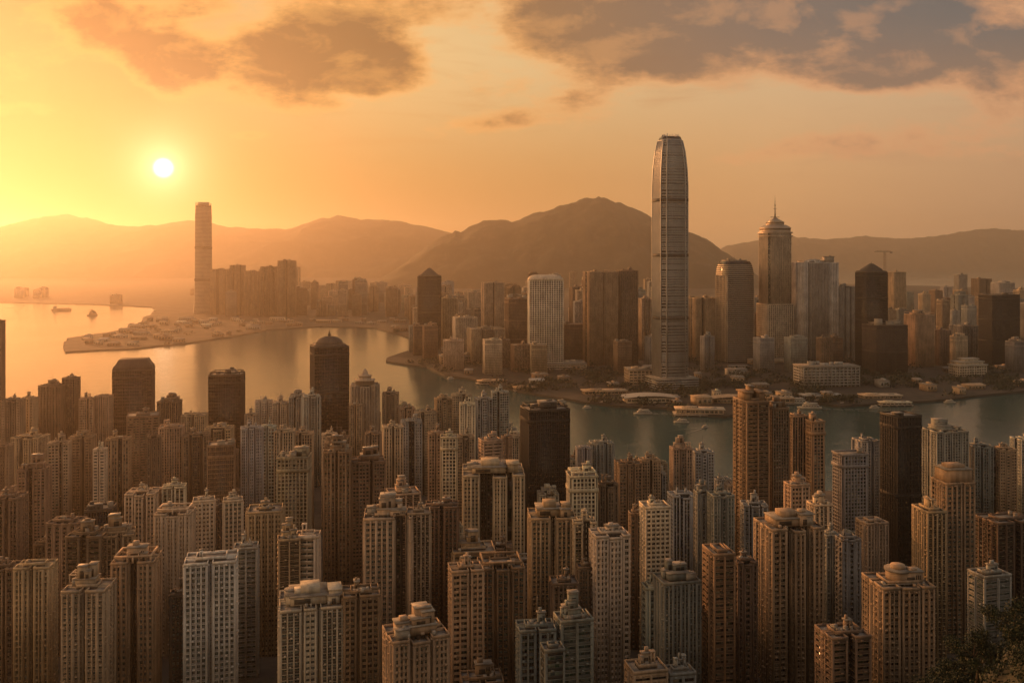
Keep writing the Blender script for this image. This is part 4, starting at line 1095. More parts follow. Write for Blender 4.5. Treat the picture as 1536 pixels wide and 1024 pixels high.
def grid_round():
    """white lattice tower with bowed front, rounded top and a broad terrace block"""
    Y = Yat(553); x0, x1 = 793, 843; w = (x1 - x0) / F * Y; d = w * .7
    X = ((x0 + x1) / 2 - CX) / F * (Y + d / 2); Yc = Y + d / 2
    zz = lambda p: H - (p - HOR) / F * Yc
    root = thing('office_tower', 'cream white lattice tower with rounded top over a low terraced block', 'office tower', (X, Yc, 3), R(3), 'office towers across the harbour')
    h = zz(420) - 3
    pol = lambda z, g=0.0, k=1.0: [(x * (k + g / w * 2), y * (k + g / d * 2)) for x, y in arc_front(w, d, 4)]
    mb = MB(); mb.loft([(0, pol(0)), (h, pol(h))], 'dglass'); bands(mb, pol, 12, h + 2, 4.0, .34, .9, 'trim')
    n = 14
    for i in range(n + 1):
        u = i / n; x = -w / 2 + w * u; y = -d / 2 - 4 * math.sin(math.pi * u)
        mb.box(x - .55, x + .55, y - 1.2, y + .3, 10, h, 'trim')
    for i in range(7):
        y = -d / 2 + d * i / 6
        mb.box(-w / 2 - 1.15, -w / 2 + .2, y - .5, y + .5, 10, h, 'trim'); mb.box(w / 2 - .2, w / 2 + 1.15, y - .5, y + .5, 10, h, 'trim')
    mb.build('wall', root, (.64, .60, .52))
    m = MB(); m.loft([(h, pol(h, 1.2)), (h + 3, pol(h, .6)), (h + 6, pol(h, 0, .93)), (h + 8.5, pol(h, 0, .8)), (h + 10, pol(h, 0, .6))], 'trim'); m.build('crown', root, (.56, .48, .38))
    wp = 84 / F * Y; m = MB(); cxp = wp / 2 - w / 2
    sp = dict(st=4, bay=5, pw=.8, sh=2.0, t=.6, lip=.5)
    facade(m, cxp - wp / 2, cxp + wp / 2, -d / 2 - 14, d / 2, 0, zz(543) - 3, sp, 'FLR'); m.box(cxp - wp / 2 - 1, cxp + wp / 2 + 1, -d / 2 - 15, d / 2 + 1, zz(543) - 3.05, zz(543) - 1.6, 'roof')
    for i in range(6): m.cbox(cxp - wp * .3 + i * wp * .12, -d * .2 + (i % 2) * 8, wp * .08, 6, zz(543) - 2, zz(543) + 1.5, 'trim')
    m.build('podium', root, (.52, .45, .36))
    PLACED.append(dict(X=X + 12, Y=Yc, r=34, px0=x0, px1=x1 + 34, yt=412, name=root.name, ref='the white lattice tower', lab=root['label']))


def round_shoulder():
    """office tower with a bowed, shouldered top"""
    Y = Yat(543); x0, x1 = 1074, 1130; yaw = R(16); w, d = solve_size(x0, x1, Y, yaw, .8)
    Yc = Y + d / 2; X = ((x0 + x1) / 2 - CX) / F * Yc
    h = H - (392 - HOR) / F * Yc - 3
    root = thing('office_tower', 'grey tower with rounded shoulders and lit ribbed flank beside the tallest skyscraper', 'office tower', (X, Yc, 3), yaw, 'office towers across the harbour')
    c = (.30, .265, .225)
    prof = [(0, 1), (.82, 1), (.88, .985), (.93, .95), (.97, .89), (1, .80)]
    def pol(z, g=0.0):
        k = float(np.interp(z / h, [p[0] for p in prof], [p[1] for p in prof])) * (1 + g / w * 2)
        return [(x * k, y * k) for x, y in arc_front(w, d, 3)]
    mb = MB(); mb.loft([(f * h, pol(f * h)) for f, _ in prof], 'dglass'); bands(mb, pol, 2, h - 2, 3.9, .5, .35, 'metal'); mb.build('wall', root, c)
    m = MB()
    for i in range(9):
        y = -d / 2 + d * i / 8; m.box(-w / 2 - 1.3, -w / 2 + .3, y - .55, y + .55, 0, h * .86, 'wall'); m.box(w / 2 - .3, w / 2 + 1.3, y - .55, y + .55, 0, h * .86, 'wall')
    m.build('mullion', root, (.45, .37, .28))
    m = MB(); m.cbox(0, 2, w * .7, d * .6, h - .5, h + 3, 'wall'); m.cyl(w * .2, 0, 3, h + 2.5, h + 6, 'tank', 12); m.cbox(-w * .2, 0, 8, 7, h + 2.9, h + 6, 'wall'); m.build('plant_room', root, c)
    m = MB(); m.cyl(0, 2, .4, h + 2, h + 12, 'steel', 6, .1); m.build('aerial', root)
    PLACED.append(dict(X=X, Y=Yc, r=.6 * w, px0=x0, px1=x1, yt=388, name=root.name, ref='the round shouldered tower', lab=root['label']))


def tower_crane():
    Y = 3000.0; px, py0, py1 = 1327, 378, 470
    X = (px - CX) / F * Y; zt = H - (py0 - HOR) / F * Y
    root = thing('tower_crane', 'tall thin construction crane standing among hazy towers', 'crane', (X, Y, 3), R(8))
    m = MB(); h = zt - 3; b = 2.6
    for sx in (-b, b):
        for sy in (-b, b): m.cbox(sx, sy, .9, .9, 0, h, 'steel')
    for i in range(int(h / 9)):
        z = i * 9.0
        m.box(-b, b, -b - .3, -b + .3, z, z + .8, 'steel'); m.box(-b, b, b - .3, b + .3, z + 4, z + 4.8, 'steel'); m.box(-b - .3, -b + .3, -b, b, z + 2, z + 2.8, 'steel'); m.box(b - .3, b + .3, -b, b, z + 6, z + 6.8, 'steel')
    m.build('mast', root)
    m = MB(); m.box(-36, 26, -.9, .9, h, h + 1.3, 'steel'); m.box(-30, 20, -.5, .5, h + 4, h + 4.8, 'steel')
    for i in range(11): m.cbox(-30 + i * 5, 0, .7, .7, h + 1.2, h + 4.2, 'steel')
    m.build('jib', root)
    m = MB(); m.box(18, 26, -2, 2, h - 4, h + .2, 'roof'); m.build('counterweight', root)
    m = MB(); m.cbox(0, -2.5, 3.5, 3.5, h - 3.5, h + .1, 'white'); m.build('cab', root)


def terrace_hall():
    """pale three tier hall on the far quay"""
    Y = Yat(564); x0, x1 = 1426, 1477; w = (x1 - x0) / F * Y; X = ((x0 + x1) / 2 - CX) / F * (Y + 14)
    root = thing('terraced_hall', 'pale three tiered hall with white flat roofs on the far quay', 'hall', (X, Y + 14, 3), R(14))
    sp = dict(st=4.4, bay=5, pw=1.2, sh=1.5, t=.8, lip=.5)
    m = MB(); facade(m, -w * .46, w * .46, -13, 13, 0, 18, sp, 'FLR', 'trim'); m.build('wall', root, (.5, .44, .36))
    m = MB(); m.cbox(0, 0, w * 1.02, 30, 18, 20, 'white'); m.cbox(0, 1, w * .8, 23, 20, 24, 'trim'); m.cbox(0, 1, w * .86, 26, 24, 25.6, 'white'); m.cbox(2, 1, w * .5, 15, 25.5, 29, 'trim'); m.cbox(2, 1, w * .55, 17, 29, 30.4, 'white')
    m.build('roof', root, (.5, .44, .36))
    PLACED.append(dict(X=X, Y=Y + 14, r=30, px0=x0, px1=x1, yt=530, name=root.name, ref='the pale terraced hall', lab=root['label']))


def deck_block(px0, px1, yt, yb, label, col, yaw=8):
    Y = Yat(yb); w = (px1 - px0) / F * Y; X = ((px0 + px1) / 2 - CX) / F * (Y + 20); h = H - (yt - HOR) / F * (Y + 20) - 3
    root = thing('podium_block', label, 'podium block', (X, Y + 20, 3), R(yaw), 'podium blocks on the far quay')
    sp = dict(st=4.6, bay=6.5, pw=1.4, sh=1.7, t=.8, lip=.4); c = COLS[col]
    m = MB(); facade(m, -w / 2, w / 2, -20, 20, 0, h, sp, 'FLR'); m.build('wall', root, c)
    m = MB(); m.cbox(0, 0, w + 3, 43, h - .05, h + 1.3, 'roof')
    rr = random.Random(px0)
    for i in range(7): m.cbox(rr.uniform(-.42, .42) * w, rr.uniform(-14, 14), rr.uniform(5, 14), rr.uniform(4, 9), h + 1.2, h + rr.uniform(3, 6.5), rr.choice(['trim', 'tank', 'wall']))
    m.build('roof', root, c)
    PLACED.append(dict(X=X, Y=Y + 20, r=w * .5, px0=px0, px1=px1, yt=yt, name=root.name, ref=None, lab=label))


harbour_giant(); far_giant(); spire_tower(); grid_round(); round_shoulder(); tower_crane(); terrace_hall()
deck_block(1196, 1283, 548, 580, 'wide grey podium block with flat roof before the pale ribbed tower', 'grey', 6)
deck_block(660, 716, 533, 546, 'low brown podium block beside the pale stepped slabs', 'tan', 10)
deck_block(940, 976, 553, 577, 'small beige podium block at the foot of the tallest skyscraper', 'beige', 4)
FAR = [
 (626, 662, 414, 524, 'off', 'dark', 8, 'dark tower with small pyramid cap across the golden water', {'ref': 'the far dark capped tower', 'crown': 'pyr'}),
 (679, 716, 476, 540, 'rib', 'cream', 14, 'pale stepped slab, front one of three on the far quay', {'ref': 'the pale stepped slabs', 'seg': 'w1'}),
 (700, 757, 492, 546, 'rib', 'beige', 12, 'wide beige ribbed slab lowest of three on the far quay', {'seg': 'w2 s.4 w2 s.4 w2'}),
 (722, 756, 424, 530, 'rib', 'beige', 12, 'tall beige ribbed tower behind the pale stepped slabs', {'seg': 'w2 s.4 w2'}),
 (757, 793, 448, 540, 'slab', 'brown', 12, 'brown slab in the shade beside the white lattice tower', {'seg': 'flat'}),
 (841, 874, 486, 543, 'slab', 'brown', 10, 'brown low slab close behind the white lattice tower', {'seg': 'flat'}),
 (874, 927, 408, 548, 'rib', 'tan', 14, 'broad tan ribbed tower with dark seam between the white lattice and tallest towers', {'ref': 'the broad tan ribbed tower', 'seg': 'w4 s.4 w4', 'a': .7}),
 (925, 957, 406, 546, 'rib', 'brown', 10, 'brown ribbed tower joined to the broad tan ribbed tower', {'seg': 'w1'}),
 (958, 979, 448, 540, 'fine', 'beige', 10, 'thin beige tower half hidden by the tallest skyscraper', {}),
 (1033, 1076, 447, 540, 'rib', 'tan', 10, 'low tan slab between the tallest and the round shouldered tower', {}),
 (1128, 1142, 470, 538, 'fine', 'brown', 10, 'sliver of a brown tower beside the mast topped tower', {}),
 (1186, 1256, 394, 543, 'rib', 'white', 9, 'broad pale ribbed tower with blank grey front and low roof boxes', {'ref': 'the broad pale ribbed tower', 'seg': 'w1.4 s.4 w5 s.3 w2', 'a': .7, 'crown': 'box'}),
 (1250, 1284, 430, 542, 'fine', 'grey', 9, 'grey plain tower against the broad pale ribbed tower', {}),
 (1284, 1330, 408, 556, 'off', 'black', 8, 'black tower with a steep pointed roof', {'ref': 'the black pointed tower', 'crown': 'pyr', 'seg': 'flat'}),
 (1333, 1358, 408, 500, 'rib', 'beige', 8, 'beige thin tower behind the black pointed tower', {'seg': 'w1', 'crown': 'a'}),
 (1295, 1359, 487, 562, 'slab', 'dark', 10, 'wide dark slab with plain front before the black pointed tower', {'ref': 'the wide dark slab', 'seg': 'flat'}),
 (1358, 1400, 472, 550, 'rib', 'tan', 12, 'tan ribbed block lit from the side beside the wide dark slab', {'seg': 'w1', 'crown': 'stage'}),
 (1400, 1426, 495, 548, 'rib', 'brown', 10, 'low brown block beside the tan ribbed block', {'seg': 'w1'}),
 (1426, 1470, 488, 540, 'fine', 'grey', 10, 'grey block behind the pale terraced hall', {}),
 (1471, 1526, 442, 548, 'slab', 'black', 8, 'broad black block with flat roof near the frame edge', {'ref': 'the broad black block', 'seg': 'flat', 'a': .7}),
 (1524, 1560, 455, 545, 'fine', 'grey', 8, 'grey tower cut by the frame edge across the harbour', {}),
 (1432, 1450, 412, 470, 'fine', 'grey', 8, 'hazy square topped tower standing above the far roofs', {'seg': 'w1', 'rich': 0}),
 (1458, 1486, 418, 480, 'fine', 'brown', 8, 'hazy brown tower behind the broad black block', {}),
 (1488, 1520, 424, 490, 'fine', 'grey', 8, 'hazy domed grey tower right behind the broad black block', {'crown': 'drum', 'seg': 'w1'}),
 # hazy row on the peninsula
 (316, 345, 404, 472, 'fine', 'tan', 10, 'hazy tan tower next to the lone hazy skyscraper', {}),
 (345, 368, 398, 473, 'fine', 'brown', 10, 'hazy brown tower third from the lone hazy skyscraper', {}),
 (367, 391, 407, 474, 'rib', 'tan', 10, 'hazy ribbed tan slab closing the row by the lone skyscraper', {}),
 (391, 418, 400, 475, 'fine', 'brown', 10, 'hazy tall brown tower with blunt top in the golden light', {}),
 (417, 444, 391, 476, 'rib', 'brown', 10, 'hazy brown tower highest of the peninsula row', {'crown': 'stage'}),
]
for e in FAR:
    x0, x1, yt, yb, st, col, yaw, lab, kw = e
    if st not in ('off', 'slab', 'grid'): kw = dict(kw, cat='high rise', name='high_rise', group='high rises across the harbour')
    tower(x0, x1, yt, Yat(yb), st, col, yaw, lab, zbase=2.5, detail=False, **kw)
# ------------------------------------------------------------------ the rest of the two cities
rng = random.Random(11)
HAND = list(PLACED)
REFS = [p for p in HAND if p['ref']]
NEAR_SKY = [(-60, 612), (60, 612), (120, 606), (240, 640), (310, 640), (380, 612), (460, 606), (570, 612), (620, 606), (770, 640), (790, 660), (860, 680), (930, 695), (1000, 688), (1075, 712),
            (1110, 725), (1240, 758), (1320, 745), (1390, 706), (1600, 700)]
FAR_SKY = [(-80, 436), (60, 430), (225, 446), (260, 452), (320, 402), (390, 402), (445, 396), (460, 420), (530, 414), (600, 428), (660, 418), (700, 432), (790, 412), (870, 398), (960, 408),
           (1033, 440), (1075, 446), (1200, 424), (1250, 432), (1340, 422), (1400, 428), (1640, 430)]


def env(tab, px): return float(np.interp(px, [t[0] for t in tab], [t[1] for t in tab]))


ADJ = {'beige': 'beige', 'cream': 'cream', 'brown': 'brown', 'tan': 'tan', 'grey': 'grey', 'blue': 'blue grey', 'pink': 'pinkish', 'teal': 'teal grey', 'rust': 'rust brown', 'olive': 'olive grey', 'white': 'off white', 'dark': 'dark'}


STW = {'res': 'slotted', 'fine': 'fine windowed', 'rib': 'ribbed', 'band': 'banded', 'grid': 'gridded', 'slab': 'mullioned'}
CRW = {'stage': ' with heaped roof rooms', 'a': ' with roof aerial', 'box': ' with roof boxes', 'frame': ' with roof frame', 'none': ' with cluttered roof', '': ''}


def uniq_label(col, noun, px, yt, Y, pool, st, cr):
    best = sorted(pool, key=lambda r: math.hypot((px - (r['px0'] + r['px1']) / 2), (yt - r['yt']) * .8))[:12]
    for k in range(8):
        for r in best[:3 + 3 * k]:
            cxr = (r['px0'] + r['px1']) / 2
            rel = 'in front of' if Y < r['Y'] - 25 else ('behind' if Y > r['Y'] + 25 else 'beside')
            side = ' to its left' if px < cxr - 14 else (' to its right' if px > cxr + 14 else '')
            c = '' if k == 0 else CRW[cr] if k in (1, 3, 5) else ''
            sd = side if k >= 2 else ''
            pre = {4: 'another ', 5: 'another ', 6: 'a third ', 7: 'a fourth '}.get(k, '')
            lab = '%s%s %s %s%s %s %s%s' % (pre, ADJ[col], STW[st], noun, c, rel, r['ref'], sd)
            if lab not in LABELS and len(lab.split()) <= 16: return lab
    return None


def fill_near():
    cells = []
    y = 285.0
    while y < 1075:
        half = y * 800 / F + 40
        x = -half
        while x < half:
            cells.append((x + rng.uniform(-7, 7), y + rng.uniform(-8, 8))); x += 17
        y += 18
    rng.shuffle(cells)
    n = 0
    for X, Y in cells:
        px = CX + X / Y * F
        if Y > shore_near(X) - 22: continue
        if math.hypot(X - 190, Y - 225) < 105: continue
        w = rng.uniform(9.5, 15.5); pw = w / Y * F
        if any(math.hypot(X - p['X'], Y - p['Y']) < p['r'] * .88 + w * .52 for p in PLACED): continue
        zt = rng.uniform(58, 104) - (14 if Y < 420 else 0)
        yt = HOR + (H - zt) / Y * F
        lim = env(NEAR_SKY, px)
        for p in HAND:
            if p['Y'] > 1200: continue
            if p['px1'] > px - pw / 2 + 3 and p['px0'] < px + pw / 2 - 3:
                if p['Y'] > Y: lim = max(lim, p['yt'] + (135 if p['Y'] < 480 else 105) + rng.uniform(0, 50))
        yt = max(yt, lim + rng.uniform(0, 26))
        zt = H - (yt - HOR) / F * Y
        g = gz(X, Y)
        if yt > 1060 or zt - g < 22: continue
        col = rng.choice(['beige', 'tan', 'tan', 'brown', 'cream', 'grey', 'rust', 'olive'] if px < 900 else ['tan', 'brown', 'grey', 'grey', 'teal', 'beige', 'rust', 'olive'])
        st = rng.choice(['res', 'fine', 'rib', 'res', 'band', 'grid']); cr = rng.choice(['', '', '', 'stage', 'a', 'box', 'frame', 'none'])
        lab = uniq_label(col, 'tower', px, yt, Y, [r for r in REFS if r['Y'] < 1200], st, cr)
        if not lab: continue
        tower(px - pw / 2, px + pw / 2, yt, Y - w * .4, st, col, rng.uniform(-4, 12), lab, seed=n, cat='apartment tower', name='apartment_tower', detail=False, seg='flat' if st == 'grid' else None,
              crown=cr, rich=1.3, group='apartment towers on the near shore')
        n += 1
        if n >= 172: break
    print('near fillers', n)


def inside(poly, x, y):
    c = False; j = len(poly) - 1
    for i in range(len(poly)):
        xi, yi = poly[i]; xj, yj = poly[j]
        if (yi > y) != (yj > y) and x < (xj - xi) * (y - yi) / (yj - yi) + xi: c = not c
        j = i
    return c


def fill_far():
    n = 0; tries = 0
    pool = [r for r in REFS if r['Y'] > 1200]
    while n < 272 and tries < 30000:
        tries += 1
        px = rng.uniform(-30, 1570) if n % 3 else rng.uniform(430, 700); Y = rng.choice([rng.uniform(1650, 2600), rng.uniform(2200, 3400), rng.uniform(3000, 4900)])
        if n % 5 == 4: px = rng.uniform(-20, 420); Y = rng.uniform(4700, 7200)
        X = (px - CX) / F * Y
        if px < 262 and Y < 4000: continue
        if px < 620 and Y < 3300: continue
        if not inside(LAND, X, Y) or not inside(LAND, X, Y - 70): continue
        w = rng.uniform(24, 40) * (1 + (Y - 1650) / 7000); pw = w / Y * F
        if any(math.hypot(X - p['X'], Y - p['Y']) < p['r'] + w * .7 for p in PLACED): continue
        sky = env(FAR_SKY, px)
        zt = rng.uniform(75, 175); yt = HOR + (H - zt) / Y * F
        lim = sky + rng.uniform(0, 40)
        for p in HAND:
            if p['Y'] > Y and p['Y'] > 1200 and p['px1'] > px - pw / 2 + 2 and p['px0'] < px + pw / 2 - 2:
                lim = max(lim, HOR + (H - 3) / p['Y'] * F - 34)
        yt = max(yt, lim); zt = H - (yt - HOR) / F * Y
        if zt < 35: continue
        hid = any(p['Y'] < Y and p['Y'] > 1200 and p['yt'] < yt and p['px0'] < px - pw / 2 and p['px1'] > px + pw / 2 for p in PLACED)
        if hid: continue
        col = rng.choice(['tan', 'beige', 'brown', 'grey', 'cream', 'rust'] if px < 900 else ['tan', 'grey', 'grey', 'brown', 'teal', 'blue', 'beige'])
        st = rng.choice(['fine', 'rib', 'slab', 'fine']); cr = rng.choice(['', '', 'stage', 'box'])
        lab = uniq_label(col, 'hazy tower' if Y > 2600 else 'tower', px, yt, Y, pool, st, cr)
        if not lab: continue
        tower(px - pw / 2, px + pw / 2, yt, Y - w * .4, st, col, rng.uniform(0, 16), lab, seed=n, zbase=2.5, detail=False, cat='high rise',
              name='high_rise', rich=.5, group='high rises across the harbour', seg=rng.choice(['w1', 'w2 s.5 w2', 'w1']), crown=cr)
        n += 1
    print('far fillers', n)


fill_near()
fill_far()


# ------------------------------------------------------------------ quayside: sheds, piers, boats, trees
def shed(px, py, wpx, kind, label, grp, rz):
    X, Y = wpt(px, py, 3.0); w = wpx / F * Y; r = random.Random(int(px * 7 + py))
    d = r.uniform(12, 24); h = r.uniform(5, 11); c = COLS[kind]
    root = thing('quay_building', label, 'low building', (X, Y, 2.9), R(rz), grp)
    m = MB(); m.cbox(0, 0, w, d, 0, h, 'wall')
    n = max(3, int(w / 6))
    for i in range(n): m.cbox(-w / 2 + w * (i + .5) / n, -d / 2, w / n * .55, .3, h * .3, h * .72, 'glass')
    m.build('wall', root, c)
    m = MB()
    if r.random() < .5:
        m.loft([(h - .05, rect(w + 2, d + 2)), (h + .5, rect(w + 2, d + 2)), (h + 2.6, rect(w * .9, d * .25))], r.choice(['trim', 'roof', 'roof']))
    else:
        m.cbox(0, 0, w + 1.6, d + 1.6, h - .05, h + .7, 'roof'); m.cbox(w * r.uniform(-.2, .2), 0, w * .25, d * .5, h + .6, h + 3, 'trim'); m.cbox(w * .35, 2, w * .1, d * .3, h + .6, h + 2, 'tank')
    m.build('roof', root, tuple(min(.6, q * 1.2) for q in c))


def pier(px0, px1, py, d, col, label, rz=0, h=8.0, curved=False, white=False):
    X, Y = wpt((px0 + px1) / 2, py, 3.0); w = (px1 - px0) / F * Y
    root = thing('ferry_pier', label, 'pier', (X, Y, 0), R(rz), 'ferry piers on the far quay'); c = COLS[col]
    m = MB(); m.cbox(0, 0, w * 1.05, d * 1.15, 1.2, 2.6, 'roof')
    nx = max(4, int(w / 14))
    for i in range(nx + 1):
        for sy in (-1, 1): m.cyl(-w / 2 + w * i / nx, sy * d * .5, .8, -3, 1.3, 'tank', 6)
    m.build('deck', root, c)
    m = MB(); sp = dict(st=h / 2, bay=6, pw=1.1, sh=h * .18, t=.5, lip=0); facade(m, -w * .46, w * .46, -d * .42, d * .42, 2.6, h, sp, 'FBLR'); m.build('wall', root, c)
    m = MB(); rm = 'white' if white else 'trim'
    if curved:
        ns = 9
        secs = [(-w * .52 + w * 1.04 * i / ns, h + .3 + 3.0 * math.sin(math.pi * i / ns)) for i in range(ns + 1)]
        o = len(m.v)
        for i in range(ns):
            (xa, za), (xb, zb) = secs[i], secs[i + 1]
            for (p, q, f) in ((0, .6, 1),):
                m.face([(xa, -d * .52, za + .6), (xb, -d * .52, zb + .6), (xb, d * .52, zb + .6), (xa, d * .52, za + .6)], rm)
                m.face([(xa, d * .52, za), (xb, d * .52, zb), (xb, -d * .52, zb), (xa, -d * .52, za)], rm)
                m.face([(xa, -d * .52, za - .3), (xb, -d * .52, zb - .3), (xb, -d * .52, zb + .6), (xa, -d * .52, za + .6)], rm)
                m.face([(xb, d * .52, zb - .3), (xa, d * .52, za - .3), (xa, d * .52, za + .6), (xb, d * .52, zb + .6)], rm)
    else:
        m.cbox(0, 0, w, d, h - .05, h + .9, rm); m.cbox(-w * .2, 0, w * .3, d * .4, h + .85, h + 2.6, rm); m.cbox(w * .28, 0, w * .12, d * .3, h + .85, h + 2.0, 'tank')
    m.build('roof', root, tuple(min(.62, q * 1.15) for q in c))


pier(872, 940, 590, 26, 'tan', 'long tan pier hall with stepped roof by the small beige podium', 6)
pier(934, 1011, 602, 34, 'cream', 'pale pier hall with a wide curved white roof before the tallest skyscraper', 5, 10, True, True)
pier(1012, 1086, 619, 24, 'beige', 'beige pier hall standing alone on piles out in the water', -6, 9)
pier(1066, 1128, 603, 26, 'tan', 'tan pier hall half hidden by the tallest orange lit tower', -3, 9, True)
pier(1148, 1190, 602, 24, 'tan', 'short tan pier hall peeping out past the roof of the tallest orange lit tower', -3, 9)
pier(1200, 1262, 596, 24, 'grey', 'long grey pier shed with flat roof beside the moored ferries', 3, 7)
pier(1290, 1350, 596, 24, 'beige', 'beige pier shed with flat roof on the quay before the wide dark slab', 3, 7)
pier(1318, 1366, 605, 14, 'cream', 'low pale landing stage out in the water on its own', 3, 5)
pier(770, 806, 583, 18, 'tan', 'tan landing shed under the white lattice tower', 16, 6)
pier(716, 760, 573, 18, 'tan', 'brown landing shed on the curving shore before the pale stepped slabs', 22, 6)

hall_refs = [('the white lattice tower', 818, 555), ('the tallest silver skyscraper', 1005, 580), ('the mast topped stone tower', 1162, 545), ('the pale terraced hall', 1450, 565), ('the wide dark slab', 1327, 562),
             ('the pale stepped slabs', 705, 545), ('the round shouldered tower', 1102, 545), ('the broad black block', 1498, 550), ('the broad tan ribbed tower', 900, 550), ('the far dark capped tower', 644, 525),
             ('the broad pale ribbed tower', 1221, 545), ('the lone hazy skyscraper', 301, 474)]


def quay_label(px, py, col, used):
    for name, rx, ry in sorted(hall_refs, key=lambda r: abs(px - r[1]) + abs(py - r[2]) * 1.5):
        rel = 'in front of' if py > ry + 3 else 'beside'
        side = ' towards the water on its left' if px < rx - 12 else (' towards the water on its right' if px > rx + 12 else ' on the quay')
        for pre in ('low %s shed' % ADJ[col], 'wide low %s hall' % ADJ[col], 'small %s roofed block' % ADJ[col]):
            lab = '%s %s %s%s' % (pre, rel, name, side)
            if lab not in LABELS and len(lab.split()) <= 16: return lab
    return None


QUAY = []
rq = random.Random(5)
tries = 0
while len(QUAY) < 172 and tries < 20000:
    tries += 1
    px = rq.uniform(150, 1540)
    py = rq.uniform(470, 622)
    if len(QUAY) % 3 == 1: px, py = rq.uniform(110, 600), rq.uniform(480, 522)
    X, Y = wpt(px, py, 3.0)
    if Y < 1330 or not inside(LAND, X, Y) or not inside(LAND, X, Y - 22) or not inside(LAND, X + 18, Y) or not inside(LAND, X - 18, Y): continue
    if px < 600 and py < 478: continue
    wp = rq.uniform(8, 30) * (1 if Y < 2200 else .8)
    rad = wp / F * Y * .5 + 10
    if any(math.hypot(X - p['X'], Y - p['Y']) < p['r'] + rad * .85 for p in PLACED): continue
    if any(math.hypot(X - q[0], Y - q[1]) < q[2] + rad * .8 for q in QUAY): continue
    col = rq.choice(['tan', 'beige', 'brown', 'grey', 'cream', 'rust'])
    lab = quay_label(px, py, col, None)
    if not lab: continue
    shed(px, py, wp, col, lab, 'low buildings on the far quay', rq.uniform(-6, 14)); QUAY.append((X, Y, rad))


def hull_boat(name, px, py, L, label, rz, kind):
    X, Y = wpt(px, py, 0.0)
    root = thing(name, label, 'ferry' if kind == 'ferry' else ('ship' if kind in ('ship', 'barge') else 'boat'), (X, Y, 0), R(rz), 'boats in the harbour')
    b = L * .22 if kind != 'barge' else L * .3; h = L * .09
    def pl(k, q=1.0): return [(-L / 2 * q, -b / 2 * k), (L * .22 * q, -b / 2 * k), (L * .4 * q, -b * .3 * k), (L * .5 * q, 0), (L * .4 * q, b * .3 * k), (L * .22 * q, b / 2 * k), (-L / 2 * q, b / 2 * k)]
    m = MB(); m.loft([(-.8, pl(.72, .92)), (h * .5, pl(.95, .98)), (h, pl(1.0))], 'hull' if kind in ('ship', 'barge') else 'white'); m.build('hull', root)
    m = MB()
    if kind == 'barge':
        m.cbox(-L * .36, 0, L * .14, b * .6, h, h + L * .14, 'white'); m.cbox(-L * .36, 0, L * .16, b * .7, h + L * .14, h + L * .16, 'tank')
        m.build('wheelhouse', root); m = MB(); m.cbox(.06 * L, 0, L * .6, b * .8, h - .05, h + L * .05, 'hull'); m.build('cargo', root)
    elif kind == 'ship':
        m.cbox(0, 0, L * .62, b * .8, h, h + L * .17, 'hull'); m.cbox(-L * .02, 0, L * .46, b * .7, h + L * .17, h + L * .27, 'hull'); m.cbox(-L * .05, 0, L * .2, b * .5, h + L * .27, h + L * .36, 'hull'); m.build('superstructure', root)
        m = MB(); m.cyl(-L * .1, 0, L * .03, h + L * .35, h + L * .45, 'hull', 10); m.build('funnel', root)
    else:
        m.cbox(-L * .05, 0, L * .66, b * .82, h, h + L * .08, 'white')
        for i in range(6): m.cbox(-L * .33 + i * L * .11, 0, L * .07, b * .84, h + L * .03, h + L * .06, 'dglass')
        m.cbox(-L * .05, 0, L * .5, b * .74, h + L * .08, h + L * .14, 'white'); m.cbox(-L * .05, 0, L * .56, b * .86, h + L * .14, h + L * .155, 'trim')
        m.build('cabin', root, (.5, .47, .42)); m = MB(); m.cbox(L * .1, 0, L * .1, b * .5, h + L * .15, h + L * .21, 'white'); m.cyl(0, 0, .25, h + L * .2, h + L * .36, 'steel', 6); m.build('wheelhouse', root)


hull_boat('cargo_barge', 93, 466, 75, 'flat dark barge far out on the golden water', 4, 'barge')
hull_boat('dark_ship', 139, 473, 44, 'dark tall ship silhouetted on the golden water by the peninsula', 62, 'ship')
for px, py, L, lab, rz in [(964, 621, 26, 'white ferry under way before the pale curved roof pier', 186), (1022, 634, 20, 'small white launch beside the lone pile pier', 170), (1192, 606, 38, 'white ferry moored by the grey pier shed', 172),
                           (1214, 613, 34, 'white ferry moored outermost with a pale wake before the grey pier shed', 170), (1264, 607, 15, 'little white launch with cabin off the grey pier shed', 30), (1228, 604, 22, 'white ferry tucked against the grey pier shed', 176),
                           (906, 606, 18, 'small white launch by the tan pier hall', 10), (880, 612, 14, 'tiny white boat off the tan pier hall', 200), (842, 603, 16, 'small white boat on dark water below the white lattice tower', 20),
                           (1058, 641, 12, 'tiny white boat alone on the open dark water', 40), (1312, 612, 16, 'small white boat off the landing stage', 12), (1425, 604, 18, 'white launch off the quay below the pale terraced hall', 8),
                           (198, 488, 26, 'small barge close to the peninsula rocks', 5), (676, 568, 14, 'tiny boat hugging the curved shore by the far brown podium', 30)]:
    hull_boat('harbour_boat', px, py, L, lab, rz, 'ferry' if L > 20 else 'boat')


